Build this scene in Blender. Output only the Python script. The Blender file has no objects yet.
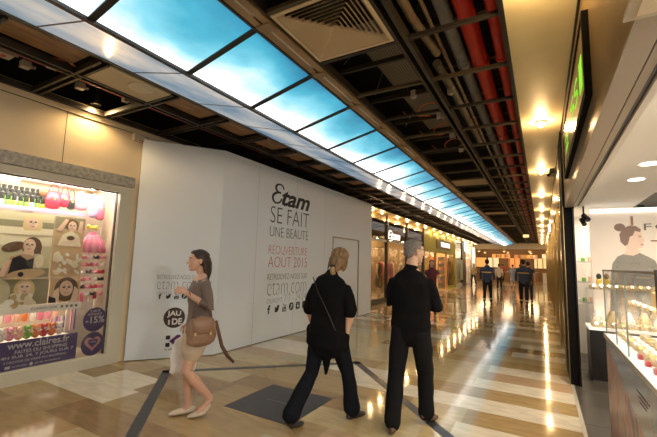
import bpy, bmesh, math, random
from mathutils import Vector, Matrix, noise
random.seed(7)
PI = math.pi
SC = bpy.context.scene
COL = SC.collection

# ------------------------------------------------------------------ materials
MATS = {}
def mat(name, col, rough=.5, metal=0., emit=None, es=0., spec=.5, coat=0., noise_amt=0., noise_scale=8., bump=0., bump_scale=40., alpha=1., stretch=(1, 1, 1), trans=0.):
    if name in MATS: return MATS[name]
    m = bpy.data.materials.new(name); m.use_nodes = True
    nt = m.node_tree; b = nt.nodes['Principled BSDF']
    c = (*col, 1.)
    b.inputs['Base Color'].default_value = c
    b.inputs['Roughness'].default_value = rough
    b.inputs['Metallic'].default_value = metal
    b.inputs['Specular IOR Level'].default_value = spec
    if coat: b.inputs['Coat Weight'].default_value = coat; b.inputs['Coat Roughness'].default_value = .08
    if emit: b.inputs['Emission Color'].default_value = (*emit, 1.); b.inputs['Emission Strength'].default_value = es
    if alpha < 1: b.inputs['Alpha'].default_value = alpha
    if trans: b.inputs['Transmission Weight'].default_value = trans
    if noise_amt or bump:
        tc = nt.nodes.new('ShaderNodeTexCoord'); mp = nt.nodes.new('ShaderNodeMapping')
        mp.inputs['Scale'].default_value = stretch
        nt.links.new(tc.outputs['Object'], mp.inputs['Vector'])
    if noise_amt:
        n = nt.nodes.new('ShaderNodeTexNoise'); n.inputs['Scale'].default_value = noise_scale; n.inputs['Detail'].default_value = 5
        nt.links.new(mp.outputs[0], n.inputs['Vector'])
        mr = nt.nodes.new('ShaderNodeMapRange'); mr.inputs['From Min'].default_value = .3; mr.inputs['From Max'].default_value = .7
        mr.inputs['To Min'].default_value = 1 - noise_amt; mr.inputs['To Max'].default_value = 1 + noise_amt
        nt.links.new(n.outputs['Fac'], mr.inputs['Value'])
        mx = nt.nodes.new('ShaderNodeVectorMath'); mx.operation = 'SCALE'; mx.inputs[0].default_value = col
        nt.links.new(mr.outputs[0], mx.inputs['Scale']); nt.links.new(mx.outputs[0], b.inputs['Base Color'])
    if bump:
        n2 = nt.nodes.new('ShaderNodeTexNoise'); n2.inputs['Scale'].default_value = bump_scale; n2.inputs['Detail'].default_value = 3
        nt.links.new(mp.outputs[0], n2.inputs['Vector'])
        bp = nt.nodes.new('ShaderNodeBump'); bp.inputs['Strength'].default_value = bump; bp.inputs['Distance'].default_value = .01
        nt.links.new(n2.outputs['Fac'], bp.inputs['Height']); nt.links.new(bp.outputs[0], b.inputs['Normal'])
    MATS[name] = m
    return m

def glass(name, tint=(1, 1, 1), refl=.10):
    if name in MATS: return MATS[name]
    m = bpy.data.materials.new(name); m.use_nodes = True; nt = m.node_tree; nt.nodes.clear()
    o = nt.nodes.new('ShaderNodeOutputMaterial'); mx = nt.nodes.new('ShaderNodeMixShader')
    t = nt.nodes.new('ShaderNodeBsdfTransparent'); g = nt.nodes.new('ShaderNodeBsdfGlossy')
    t.inputs[0].default_value = (*tint, 1); g.inputs['Roughness'].default_value = .02
    fr = nt.nodes.new('ShaderNodeFresnel'); fr.inputs['IOR'].default_value = 1.45
    ml = nt.nodes.new('ShaderNodeMath'); ml.operation = 'MULTIPLY'; ml.inputs[1].default_value = refl * 10
    nt.links.new(fr.outputs[0], ml.inputs[0]); nt.links.new(ml.outputs[0], mx.inputs[0])
    nt.links.new(t.outputs[0], mx.inputs[1]); nt.links.new(g.outputs[0], mx.inputs[2]); nt.links.new(mx.outputs[0], o.inputs[0])
    MATS[name] = m; return m

def emis(name, col, s):
    return mat(name, tuple(min(1, c) * .6 for c in col), .6, emit=col, es=s)

# ------------------------------------------------------------------ geometry
class Geo:
    def __init__(s): s.v = []; s.f = []; s.m = []; s.mats = []
    def mi(s, m):
        if m is None: return 0
        if m not in s.mats: s.mats.append(m)
        return s.mats.index(m)
    def add(s, vs, fs, m=None):
        o = len(s.v); k = s.mi(m)
        s.v += [tuple(v) for v in vs]; s.f += [tuple(i + o for i in f) for f in fs]; s.m += [k] * len(fs); return s
    def box(s, a, b, m=None, bev=0.):
        (x0, y0, z0), (x1, y1, z1) = a, b
        x0, x1 = sorted((x0, x1)); y0, y1 = sorted((y0, y1)); z0, z1 = sorted((z0, z1))
        if bev <= 0:
            vs = [(x0, y0, z0), (x1, y0, z0), (x1, y1, z0), (x0, y1, z0), (x0, y0, z1), (x1, y0, z1), (x1, y1, z1), (x0, y1, z1)]
            return s.add(vs, [(0, 3, 2, 1), (4, 5, 6, 7), (0, 1, 5, 4), (1, 2, 6, 5), (2, 3, 7, 6), (3, 0, 4, 7)], m)
        bm = bmesh.new(); bmesh.ops.create_cube(bm, size=1)
        for v in bm.verts: v.co = Vector(((x0 + x1) / 2 + v.co.x * (x1 - x0), (y0 + y1) / 2 + v.co.y * (y1 - y0), (z0 + z1) / 2 + v.co.z * (z1 - z0)))
        bmesh.ops.bevel(bm, geom=bm.edges[:], offset=bev, segments=2, affect='EDGES', profile=.5)
        s.add([v.co[:] for v in bm.verts], [[v.index for v in f.verts] for f in bm.faces], m); bm.free(); return s
    def quad(s, p, m=None): return s.add(p, [tuple(range(len(p)))], m)
    def loft(s, rings, m=None, n=14, cap=.9):
        """rings: (centre, rx, ry[, side]) elliptical sections along a path, rounded ends"""
        C = [Vector(r[0]) for r in rings]; loops = []
        N = len(C)
        prev = None
        for i, r in enumerate(rings):
            t = (C[min(i + 1, N - 1)] - C[max(i - 1, 0)])
            t = t.normalized() if t.length > 1e-9 else Vector((0, 0, 1))
            sd = Vector(r[3]) if len(r) > 3 and r[3] is not None else (prev if prev is not None else (Vector((1, 0, 0)) if abs(t.x) < .8 else Vector((0, 1, 0))))
            sd = (sd - t * sd.dot(t)).normalized(); prev = sd
            up = t.cross(sd).normalized()
            loops.append((C[i], sd, up, r[1], r[2], t))
        vs = []; fs = []
        def ring(c, sd, up, rx, ry):
            b = len(vs)
            for k in range(n):
                a = 2 * PI * k / n; vs.append(c + sd * (math.cos(a) * rx) + up * (math.sin(a) * ry))
            return b
        bs = []
        if cap:
            c, sd, up, rx, ry, t = loops[0]; q = min(rx, ry)
            for a in (.85, .5):
                bs.append(ring(c - t * q * math.sin(a * PI / 2) * cap, sd, up, rx * math.cos(a * PI / 2), ry * math.cos(a * PI / 2)))
        for c, sd, up, rx, ry, t in loops: bs.append(ring(c, sd, up, rx, ry))
        if cap:
            c, sd, up, rx, ry, t = loops[-1]; q = min(rx, ry)
            for a in (.5, .85):
                bs.append(ring(c + t * q * math.sin(a * PI / 2) * cap, sd, up, rx * math.cos(a * PI / 2), ry * math.cos(a * PI / 2)))
        for a, b in zip(bs, bs[1:]):
            for k in range(n):
                fs.append((a + k, a + (k + 1) % n, b + (k + 1) % n, b + k))
        fs.append(tuple(bs[0] + k for k in reversed(range(n)))); fs.append(tuple(bs[-1] + k for k in range(n)))
        return s.add(vs, fs, m)
    def tube(s, pts, r, m=None, n=10, cap=False):
        rs = r if isinstance(r, (list, tuple)) else [r] * len(pts)
        return s.loft([(p, a, a) for p, a in zip(pts, rs)], m, n, cap)
    def ball(s, c, r, m=None, nu=14, nv=9, M=None):
        if not isinstance(r, (tuple, list)): r = (r, r, r)
        vs = []; fs = []
        for j in range(1, nv):
            ph = PI * j / nv
            for i in range(nu):
                th = 2 * PI * i / nu
                vs.append(Vector((r[0] * math.sin(ph) * math.cos(th), r[1] * math.sin(ph) * math.sin(th), r[2] * math.cos(ph))))
        vs.append(Vector((0, 0, r[2]))); vs.append(Vector((0, 0, -r[2]))); T = len(vs) - 2
        for j in range(nv - 2):
            for i in range(nu):
                a = j * nu + i; b = j * nu + (i + 1) % nu
                fs.append((a, a + nu, b + nu, b))
        for i in range(nu):
            fs.append((T, i, (i + 1) % nu)); fs.append((T + 1, (nv - 2) * nu + (i + 1) % nu, (nv - 2) * nu + i))
        if M is not None: vs = [M @ v for v in vs]
        c = Vector(c)
        return s.add([v + c for v in vs], fs, m)
    def lathe(s, c, prof, m=None, n=20):
        """profile of (radius, height) about the vertical axis through c"""
        vs = []; fs = []
        for r, z in prof:
            for k in range(n):
                a = 2 * PI * k / n; vs.append((c[0] + r * math.cos(a), c[1] + r * math.sin(a), c[2] + z))
        for j in range(len(prof) - 1):
            for k in range(n):
                fs.append((j * n + k, j * n + (k + 1) % n, (j + 1) * n + (k + 1) % n, (j + 1) * n + k))
        fs.append(tuple(reversed(range(n)))); fs.append(tuple((len(prof) - 1) * n + k for k in range(n)))
        return s.add(vs, fs, m)
    def prism(s, pts2, O, u, v, d, m=None):
        """2-D outline laid on plane (O,u,v), given thickness d along its normal"""
        O, u, v = Vector(O), Vector(u), Vector(v); nrm = u.cross(v).normalized()
        k = len(pts2)
        a = [O + u * p[0] + v * p[1] for p in pts2]; b = [p + nrm * d for p in a]
        fs = [tuple(reversed(range(k))), tuple(range(k, 2 * k))] + [(i, (i + 1) % k, k + (i + 1) % k, k + i) for i in range(k)]
        return s.add(a + b, fs, m)

def ell(cx, cy, rx, ry, n=20, rot=0., a0=0., a1=2 * PI):
    o = []
    for k in range(n):
        a = a0 + (a1 - a0) * k / (n if a1 - a0 > 6.28 else n - 1)
        x, y = rx * math.cos(a), ry * math.sin(a)
        o.append((cx + x * math.cos(rot) - y * math.sin(rot), cy + x * math.sin(rot) + y * math.cos(rot)))
    return o

def mesh_of(name, g, m=None, off=None, smooth=False):
    me = bpy.data.meshes.new(name)
    o = Vector(off) if off is not None else Vector((0, 0, 0))
    me.from_pydata([Vector(v) - o for v in g.v], [], g.f)
    if g.mats:
        for q in g.mats: me.materials.append(q)
        me.polygons.foreach_set('material_index', g.m)
    elif m: me.materials.append(m)
    bm = bmesh.new(); bm.from_mesh(me); bmesh.ops.recalc_face_normals(bm, faces=bm.faces[:]); bm.to_mesh(me); bm.free()
    if smooth:
        me.polygons.foreach_set('use_smooth', [True] * len(me.polygons))
        try: me.set_sharp_from_angle(angle=math.radians(40))
        except Exception: pass
    me.update(); return me

def tag(o, label=None, cat=None, group=None, kind=None):
    if label: o['label'] = label
    if cat: o['category'] = cat
    if group: o['group'] = group
    if kind: o['kind'] = kind
    return o

WL = {}
def wloc(o): return WL.get(o.name, Vector((0, 0, 0)))

def thing(name, label, cat, loc=(0, 0, 0), rz=0., group=None, kind=None):
    o = bpy.data.objects.new(name, None); COL.objects.link(o); o.empty_display_size = .2
    o.location = loc; o.rotation_euler = (0, 0, rz); WL[o.name] = Vector(loc)
    return tag(o, label, cat, group, kind)

def part(name, g, m=None, parent=None, smooth=False, label=None, local=False):
    """one mesh object; world coordinates unless local"""
    off = None if (local or parent is None) else wloc(parent)
    me = mesh_of(name, g, m, off, smooth)
    o = bpy.data.objects.new(name, me); COL.objects.link(o)
    if parent is not None: o.parent = parent
    WL[o.name] = wloc(parent) if parent is not None else Vector((0, 0, 0))
    if label: o['label'] = label
    return o

def solo(name, g, m, label, cat, group=None, smooth=False, kind=None, base=None):
    """a thing that is one mesh, origin at its base"""
    if base is None:
        xs = [v[0] for v in g.v]; ys = [v[1] for v in g.v]; zs = [v[2] for v in g.v]
        base = ((min(xs) + max(xs)) / 2, (min(ys) + max(ys)) / 2, min(zs))
    o = bpy.data.objects.new(name, mesh_of(name, g, m, base, smooth)); COL.objects.link(o)
    o.location = base; WL[o.name] = Vector(base)
    return tag(o, label, cat, group, kind)

def struct(name, g, m=None, parent=None, smooth=False):
    o = part(name, g, m, parent, smooth)
    if parent is None: o['kind'] = 'structure'
    return o

def copy_tree(o, loc=None, label=None, parent=None, group=None, rz=None):
    c = o.copy(); COL.objects.link(c)
    if parent is not None: c.parent = parent; c.matrix_parent_inverse = o.matrix_parent_inverse
    if loc is not None: c.location = loc
    if rz is not None: c.rotation_euler = (0, 0, rz)
    if label: c['label'] = label
    if group: c['group'] = group
    WL[c.name] = Vector(c.location)
    for ch in [x for x in SC.objects if x.parent == o]: copy_tree(ch, parent=c)
    return c

def lettering(name, body, w, h, O, u, v, m, parent, shear=0., offset=0., depth=.0015, gap=.0, label=None, space=1.):
    """raised letters fitted to a box w x h with its lower left corner at O"""
    cu = bpy.data.curves.new(name, 'FONT'); cu.body = body; cu.size = 1; cu.shear = shear; cu.offset = offset; cu.space_character = space
    cu.resolution_u = 4
    tmp = bpy.data.objects.new('tmp', cu); COL.objects.link(tmp)
    dg = bpy.context.evaluated_depsgraph_get(); dg.update()
    me = bpy.data.meshes.new_from_object(tmp.evaluated_get(dg))
    bpy.data.objects.remove(tmp); bpy.data.curves.remove(cu)
    xs = [q.co.x for q in me.vertices]; ys = [q.co.y for q in me.vertices]
    if not xs: return None
    x0, x1, y0, y1 = min(xs), max(xs), min(ys), max(ys)
    O, u, v = Vector(O), Vector(u).normalized(), Vector(v).normalized(); nrm = u.cross(v)
    g = Geo(); vs = [O + u * ((q.co.x - x0) / (x1 - x0) * w) + v * ((q.co.y - y0) / (y1 - y0) * h) + nrm * (gap + depth) for q in me.vertices]
    g.add(vs, [tuple(p.vertices) for p in me.polygons])
    bpy.data.meshes.remove(me)
    o = part(name, g, m, parent)
    if label: o['label'] = label
    # give the letters real thickness
    bm = bmesh.new(); bm.from_mesh(o.data)
    for f in bm.faces:
        if f.normal.dot(nrm) < 0: f.normal_flip()
    r = bmesh.ops.extrude_face_region(bm, geom=bm.faces[:])
    for e in r['geom']:
        if isinstance(e, bmesh.types.BMVert): e.co -= nrm * depth
    bm.to_mesh(o.data); bm.free()
    return o

def light(name, kind, loc, power, col=(1, .8, .5), size=.1, rot=None, sy=None, spot=None, parent=None):
    d = bpy.data.lights.new(name, kind); d.energy = power; d.color = col
    if kind == 'AREA':
        d.size = size
        if sy: d.shape = 'RECTANGLE'; d.size_y = sy
    else: d.shadow_soft_size = size
    if kind == 'SPOT': d.spot_size = spot or 1.6; d.spot_blend = .6
    o = bpy.data.objects.new(name, d); COL.objects.link(o); o.location = loc
    if rot: o.rotation_euler = rot
    if parent is not None: o.parent = parent; o.location = Vector(loc) - wloc(parent)
    return o

# ------------------------------------------------------------------ camera
def camera():
    F, yaw, pitch, roll = 369.73, .524218, .114002, .0278943
    f = Vector((-math.sin(yaw) * math.cos(pitch), math.cos(yaw) * math.cos(pitch), math.sin(pitch)))
    r = Vector((math.cos(yaw), math.sin(yaw), 0)); u = r.cross(f)
    c, s = math.cos(roll), math.sin(roll)
    r, u = c * r + s * u, -s * r + c * u
    cd = bpy.data.cameras.new('camera'); o = bpy.data.objects.new('camera', cd); COL.objects.link(o)
    cd.sensor_width = 36; cd.lens = F / 657 * 36; cd.clip_start = .05; cd.clip_end = 200
    M = Matrix.Identity(4)
    for i in range(3): M[i][0] = r[i]; M[i][1] = u[i]; M[i][2] = -f[i]
    M[0][3], M[1][3], M[2][3] = 0, 0, 1.55
    o.matrix_world = M; SC.camera = o
camera()

XR, XL, XH = .3, -5.4, -4.6        # right shop line, left wall, hoarding front
ZC = 3.5                           # ceiling grid
YE = 37.                           # end of the gallery

# ------------------------------------------------------------------ shared materials
STONE = [mat('stone_%s' % n, c, .085, noise_amt=.13, noise_scale=5, stretch=(1, 3, 1), spec=.55, bump=.02, bump_scale=5) for n, c in
         [('tan', (.40, .275, .125)), ('beige', (.50, .39, .205)), ('cream', (.72, .63, .48)), ('umber', (.30, .19, .085)), ('rose', (.49, .33, .195)), ('grey', (.43, .375, .235))]]
SLATE = mat('dark_slate', (.035, .036, .042), .3, noise_amt=.25, noise_scale=14)
BLACK = mat('void_black', (.008, .007, .006), .9)
BAR = mat('grid_bar', (.028, .022, .015), .5, noise_amt=.4, noise_scale=3)
BARB = mat('grid_bar_brown', (.075, .057, .03), .45, noise_amt=.25, noise_scale=4)
BLACKM = mat('black_metal', (.012, .011, .010), .4)
BEIGE = mat('beige_panel', (.80, .65, .43), .5, noise_amt=.04, noise_scale=2)
GOLD = mat('gold_soffit', (.80, .68, .40), .48, .12, noise_amt=.06, noise_scale=2)
BRONZE = mat('bronze_panel', (.40, .265, .105), .32, .75, noise_amt=.12, noise_scale=1.5)
WHITE = mat('white_paint', (.8, .78, .74), .5)
HOARD = mat('hoarding_white', (.74, .79, .84), .55, noise_amt=.02, noise_scale=1)
STEEL = mat('brushed_steel', (.55, .53, .5), .3, .9)
INK = mat('ink_black', (.012, .012, .013), .6)
PINK = mat('ink_pink', (.52, .10, .15), .6)
GREYINK = mat('ink_grey', (.15, .15, .155), .6)
GL = glass('clear_glass', (1, 1, 1), .035)
GLV = glass('shopfront_glass', (.97, .97, .96), .06)

# ------------------------------------------------------------------ floor
def build_floor():
    g = Geo(); y = -1.6; row = 0; P = .412
    y = 6.08 - P * 34
    while y < 47:
        far = y > 20
        x = -7.4 + random.uniform(-.6, 0)
        light_row = (row % 2 == 0)
        while x < XR:
            L = random.choice((.8, 1.05, 1.35, 1.6)) if not far else 2.2
            x1 = min(x + L, XR)
            if XR - x1 < .45: x1 = XR
            k = random.choices(range(6), (26, 26, 20, 7, 10, 11))[0]
            if x1 == XR and y < 6.5: k = 2 if (row % 2 == 0) else random.choice((0, 4))
            if x1 == XR and y < 6.5 and x < XR - 1.4: g.quad([(x, y, 0), (XR - 1.05, y, 0), (XR - 1.05, y + P, 0), (x, y + P, 0)], STONE[1]); x = XR - 1.05
            # key pieces seen in the near left corner
            if -5.5 < (x + x1) / 2 < -4.0 and 2.5 < y + P / 2 < 2.7: k = 2
            if (x + x1) / 2 < -3.7 and y + P / 2 < 2.45: k = 0 if y + P / 2 > 2 else random.choice((3, 0))
            g.quad([(x, y, 0), (x1, y, 0), (x1, y + P, 0), (x, y + P, 0)], STONE[k])
            if x1 == XR: break
            x = x1
        row += 1; y += P
    # make sure there are no gaps: a plain bed just below
    bed = Geo().box((-8, -8, -.12), (XR, 48, -.004), STONE[1])
    g.add(bed.v, bed.f, STONE[1])
    fl = struct('floor', g)
    sh = Geo(); T = mat('shop_floor_tile', (.075, .064, .05), .3, noise_amt=.12, noise_scale=3); J = mat('tile_joint', (.17, .15, .125), .6)
    sh.box((XR, -8, -.12), (5, 9.2, -.002), T)
    for k in range(16): sh.box((XR, -1.3 + k * .6, -.003), (5, -1.292 + k * .6, .0005), J)
    for k in range(6): sh.box((1.05 + .6 * k, -2, -.003), (1.058 + .6 * k, 9.2, .0005), J)
    struct('shop_floor', sh, parent=fl)
    struct('threshold_strip', Geo().box((XR - .02, -8, -.02), (XR + .015, 6.1, .004), mat('threshold_metal', (.62, .57, .47), .35, .4)), parent=fl)
    # slate inlays: a square plate inside a big diamond of bands
    struct('inlay_square', Geo().box((-2.96, 3.02, -.02), (-2.11, 3.86, .0015), SLATE), parent=fl)
    struct('inlay_line', Geo().box((-2.72, 3.435, .0015), (-2.3, 3.443, .002), mat('joint_pale', (.3, .29, .27), .5)), parent=fl)
    cx, cy, R = -2.53, 3.45, 1.93
    cs = [(cx - R, cy), (cx, cy + R), (cx + R, cy), (cx, cy - R)]
    for i in range(4):
        a = Vector((*cs[i], 0)); b = Vector((*cs[(i + 1) % 4], 0)); d = (b - a).normalized(); n = Vector((-d.y, d.x, 0)) * .055
        e = d * .055
        gg = Geo(); P4 = [a - n - e, b - n + e, b + n + e, a + n - e]
        gg.add([p + Vector((0, 0, -.02)) for p in P4] + [p + Vector((0, 0, .0015)) for p in P4], [(3, 2, 1, 0), (4, 5, 6, 7), (0, 1, 5, 4), (1, 2, 6, 5), (2, 3, 7, 6), (3, 0, 4, 7)])
        struct('inlay_band', gg, SLATE, fl)
    # thin joints running from the plate out to the bands
    gj = Geo()
    for x0, y0, x1, y1 in ((-2.96, 3.86, -3.6, 4.3), (-2.11, 3.02, -1.5, 2.6), (-2.11, 3.86, -1.5, 4.45), (-2.96, 3.02, -3.55, 2.45), (-3.35, 2.7, -3.35, 4.1), (-2.96, 4.6, -1.75, 4.6)):
        a = Vector((x0, y0, .0)); b = Vector((x1, y1, 0)); d = (b - a).normalized(); n = Vector((-d.y, d.x, 0)) * .004
        gj.quad([a - n + Vector((0, 0, .001)), b - n + Vector((0, 0, .001)), b + n + Vector((0, 0, .001)), a + n + Vector((0, 0, .001))])
    struct('paving_joint', gj, mat('joint_dark', (.16, .12, .08), .6), fl)
build_floor()

# ------------------------------------------------------------------ ceiling void with its open grid
VOIDZ = 4.35
ceil = struct('ceiling', Geo().box((-7.6, -8, VOIDZ), (5.2, 48, VOIDZ + .1), BLACK))
def bar_y(x, w, h, z=ZC, m=BAR, y0=-7.5, y1=YE, name='runner'):
    return struct(name, Geo().box((x - w / 2, y0, z), (x + w / 2, y1, z + h), m), parent=ceil)
def bar_x(y, x0, x1, w=.036, h=.035, z=ZC, m=BAR, name='cross_bar'):
    return struct(name, Geo().box((x0, y - w / 2, z), (x1, y + w / 2, z + h), m), parent=ceil)
bar_y(-1.055, .03, .09); bar_y(-.975, .03, .09); bar_y(-.215, .035, .10); bar_y(-1.862, .02, .09)
NB = 40
for k in range(-12, NB):
    y = 2.975 + .843 * k
    if y > YE - .3: break
    mm = BARB if k % 2 else BAR
    bar_x(y, -1.85, -1.07, m=mm, z=ZC + .004); bar_x(y + .0, -.96, -.235, m=mm, z=ZC + .004)
    if 0 <= k < 12: bar_x(y + .42, -1.85, -1.07, .03, .05, ZC + .09, name='secondary_bar')
    if 0 <= k < 12: bar_x(y + .36, -.96, -.235, .03, .04, ZC + .31, name='secondary_bar')
# left grid
bar_y(-3.84, .05, .06, z=ZC + .03); bar_y(-4.36, .03, .07); bar_y(-4.44, .02, .07); bar_y(-5.36, .05, .07)
for k in range(-10, 42):
    y = 1.95 + .86 * k
    if y > YE - .3: break
    bar_x(y - .03, -5.34, -3.86, .03, .06, ZC + .004); bar_x(y + .05, -5.34, -3.86, .03, .06, ZC + .004)
# plywood backing behind the left bays, one sheet to a bay
PLY = mat('plywood_brown', (.29, .16, .07), .6, noise_amt=.4, noise_scale=3, stretch=(4, 1, 1))
for k in range(-10, 41):
    y = 1.95 + .86 * k
    if k == 0: continue
    if y + .8 > YE: break
    struct('plywood_sheet', Geo().box((-4.33, y + .09, ZC + .09), (-3.87, y + .78, ZC + .11), PLY), parent=ceil)
# solid beige tile with the round loudspeaker grille
struct('ceiling_tile', Geo().box((-4.34, 2.02, ZC + .012), (-3.87, 2.76, ZC + .03), mat('tile_olive', (.58, .49, .33), .6)), parent=ceil)
t = thing('ceiling_loudspeaker', 'round white grille set into the beige ceiling tile above the shop window', 'loudspeaker', (-4.02, 2.47, ZC + .012))
part('rim', Geo().lathe((-4.02, 2.47, ZC - .004), [(.135, .016), (.135, .004), (.128, 0), (.118, .003)]), mat('grille_white', (.8, .74, .6), .5), t, True)
part('grille', Geo().lathe((-4.02, 2.47, ZC - .002), [(.12, .006), (.12, 0), (.02, -.001), (.012, -.004), (.004, -.004)]), mat('grille_mesh', (.72, .65, .5), .6, bump=.5, bump_scale=300), t, True)
# closed tiles farther along the right bays
for k, c in ((7, (.42, .33, .2)), (14, (.5, .42, .3)), (20, (.5, .42, .3)), (9, (.2, .16, .11))):
    y = 2.975 + .843 * k
    struct('ceiling_tile', Geo().box((-1.84, y + .04, ZC + .03), (-1.08, y + .80, ZC + .045), mat('tile_%d' % k, c, .6)), parent=ceil)

# ------------------------------------------------------------------ luminous sky ceiling: a shallow vee of lit sky panels
def sky_mat():
    m = bpy.data.materials.new('printed_sky'); m.use_nodes = True; nt = m.node_tree; b = nt.nodes['Principled BSDF']
    tc = nt.nodes.new('ShaderNodeTexCoord'); sp = nt.nodes.new('ShaderNodeSeparateXYZ'); nt.links.new(tc.outputs['Object'], sp.inputs[0])
    n = nt.nodes.new('ShaderNodeTexNoise'); n.inputs['Scale'].default_value = 1.15; n.inputs['Detail'].default_value = 5; n.inputs['Roughness'].default_value = .5
    mp = nt.nodes.new('ShaderNodeMapping'); mp.inputs['Scale'].default_value = (1, .75, 1); mp.inputs['Location'].default_value = (.3, 1.7, 0)
    nt.links.new(tc.outputs['Object'], mp.inputs[0]); nt.links.new(mp.outputs[0], n.inputs['Vector'])
    # the print is palest along its low edge and deep blue along the other
    mr = nt.nodes.new('ShaderNodeMapRange'); mr.inputs['From Min'].default_value = -.0; mr.inputs['From Max'].default_value = .85
    mr.inputs['To Min'].default_value = .52; mr.inputs['To Max'].default_value = -.20
    nt.links.new(sp.outputs['X'], mr.inputs['Value'])
    ad = nt.nodes.new('ShaderNodeMath'); ad.operation = 'ADD'
    ms = nt.nodes.new('ShaderNodeMath'); ms.operation = 'MULTIPLY'; ms.inputs[1].default_value = .95
    nt.links.new(n.outputs['Fac'], ms.inputs[0]); nt.links.new(ms.outputs[0], ad.inputs[0]); nt.links.new(mr.outputs[0], ad.inputs[1])
    cr = nt.nodes.new('ShaderNodeValToRGB'); e = cr.color_ramp.elements
    e[0].position = .22; e[0].color = (.005, .07, .135, 1); e[1].position = .92; e[1].color = (1, 1, .97, 1)
    q = e.new(.45); q.color = (.022, .16, .225, 1); q = e.new(.62); q.color = (.09, .26, .315, 1); q = e.new(.76); q.color = (.30, .38, .40, 1)
    nt.links.new(ad.outputs[0], cr.inputs[0])
    nt.links.new(cr.outputs[0], b.inputs['Emission Color']); b.inputs['Emission Strength'].default_value = 3.0
    b.inputs['Base Color'].default_value = (.05, .08, .1, 1); b.inputs['Roughness'].default_value = .25
    return m
def wing_mat():
    m = bpy.data.materials.new('printed_sky_wing'); m.use_nodes = True; nt = m.node_tree; b = nt.nodes['Principled BSDF']
    tc = nt.nodes.new('ShaderNodeTexCoord'); n = nt.nodes.new('ShaderNodeTexNoise'); n.inputs['Scale'].default_value = 1.3; n.inputs['Detail'].default_value = 6
    mp = nt.nodes.new('ShaderNodeMapping'); mp.inputs['Scale'].default_value = (1.5, .8, 3); nt.links.new(tc.outputs['Object'], mp.inputs[0]); nt.links.new(mp.outputs[0], n.inputs['Vector'])
    cr = nt.nodes.new('ShaderNodeValToRGB'); e = cr.color_ramp.elements
    e[0].position = .35; e[0].color = (.26, .46, .70, 1); e[1].position = .62; e[1].color = (.84, .90, .96, 1)
    nt.links.new(n.outputs['Fac'], cr.inputs[0]); nt.links.new(cr.outputs[0], b.inputs['Base Color'])
    nt.links.new(cr.outputs[0], b.inputs['Emission Color']); b.inputs['Emission Strength'].default_value = .38
    b.inputs['Roughness'].default_value = .2; b.inputs['Specular IOR Level'].default_value = .7
    return m
SKY, WING = sky_mat(), wing_mat()
RX, RZ, LX, LZ, WX, WZ = -2.05, 3.5, -2.89, 3.30, -3.80, 3.53
sk = thing('luminous_sky_ceiling', 'long backlit ceiling printed with blue sky and white clouds between dark bars', 'light', (-2.9, 18, 3.3))
def slab(pts, d=.012):
    a = [Vector(p) for p in pts]; n = (a[1] - a[0]).cross(a[3] - a[0]).normalized()
    if n.z < 0: n = -n
    b = [p + n * d for p in a]
    return Geo().add(a + b, [(0, 1, 2, 3), (7, 6, 5, 4), (0, 4, 5, 1), (1, 5, 6, 2), (2, 6, 7, 3), (3, 7, 4, 0)])
for k in range(-10, 38):
    y0, y1 = 2.225 + .893 * k, 2.225 + .893 * (k + 1)
    if y1 > YE - .6: break
    part('sky_panel', slab([(LX, y0, LZ), (RX, y0, RZ), (RX, y1, RZ), (LX, y1, LZ)]), SKY, sk)
    part('wing_panel', slab([(WX, y0, WZ), (LX, y0, LZ), (LX, y1, LZ), (WX, y1, WZ)]), WING, sk)
    w = .028
    part('glazing_bar', slab([(LX, y0 - w, LZ - .012), (RX, y0 - w, RZ - .012), (RX, y0 + w, RZ - .012), (LX, y0 + w, LZ - .012)], .03), BLACKM, sk)
    w = .007
    part('wing_joint', slab([(WX, y0 - w, WZ - .004), (LX, y0 - w, LZ - .004), (LX, y0 + w, LZ - .004), (WX, y0 + w, WZ - .004)], .012), BAR, sk)
part('glow_block', slab([(LX, -6.7, LZ + .05), (RX, -6.7, RZ + .05), (RX, YE - .6, RZ + .05), (LX, YE - .6, LZ + .05)], .01), BLACK, sk)  # unseen black slabs added to keep the sky glow out of the void
part('glow_block', slab([(WX, -6.7, WZ + .05), (LX, -6.7, LZ + .05), (LX, YE - .6, LZ + .05), (WX, YE - .6, WZ + .05)], .01), BLACK, sk)
part('keel_bar', Geo().box((LX - .022, -6.7, LZ - .022), (LX + .022, YE - .6, LZ + .02)), BLACKM, sk)
part('edge_rail', Geo().box((WX - .02, -6.7, WZ - .012), (WX + .012, YE - .6, WZ + .03)), BARB, sk)
part('edge_rail', Geo().box((RX - .012, -6.7, RZ - .02), (RX + .012, YE - .6, RZ + .05)), BLACKM, sk)
RAIL = mat('rail_bronze', (.33, .22, .11), .4, .3, noise_amt=.2, noise_scale=3)
rl = thing('lamp_rail', 'bronze lighting rail with slim glowing slots along the right edge of the sky ceiling', 'light', (-1.9, 18, 3.5))
part('rail_body', Geo().box((-2.03, -6.7, 3.485), (-1.965, YE - .6, 3.60)).box((-1.94, -6.7, 3.485), (-1.875, YE - .6, 3.60)).box((-1.965, -6.7, 3.53), (-1.94, YE - .6, 3.60)), RAIL, rl)
for k in range(-10, 38):
    y0 = 2.225 + .893 * k
    if y0 + .9 > YE - .6: break
    part('tube_lamp', Geo().box((-1.961, y0 + .1, 3.505), (-1.944, y0 + .76, 3.528)), emis('slot_lamp', (.9, .85, .75), .55), rl)
    part('bracket', Geo().box((-2.025, y0 - .04, 3.474), (-1.88, y0 + .04, 3.485)), RAIL, rl)

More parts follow.
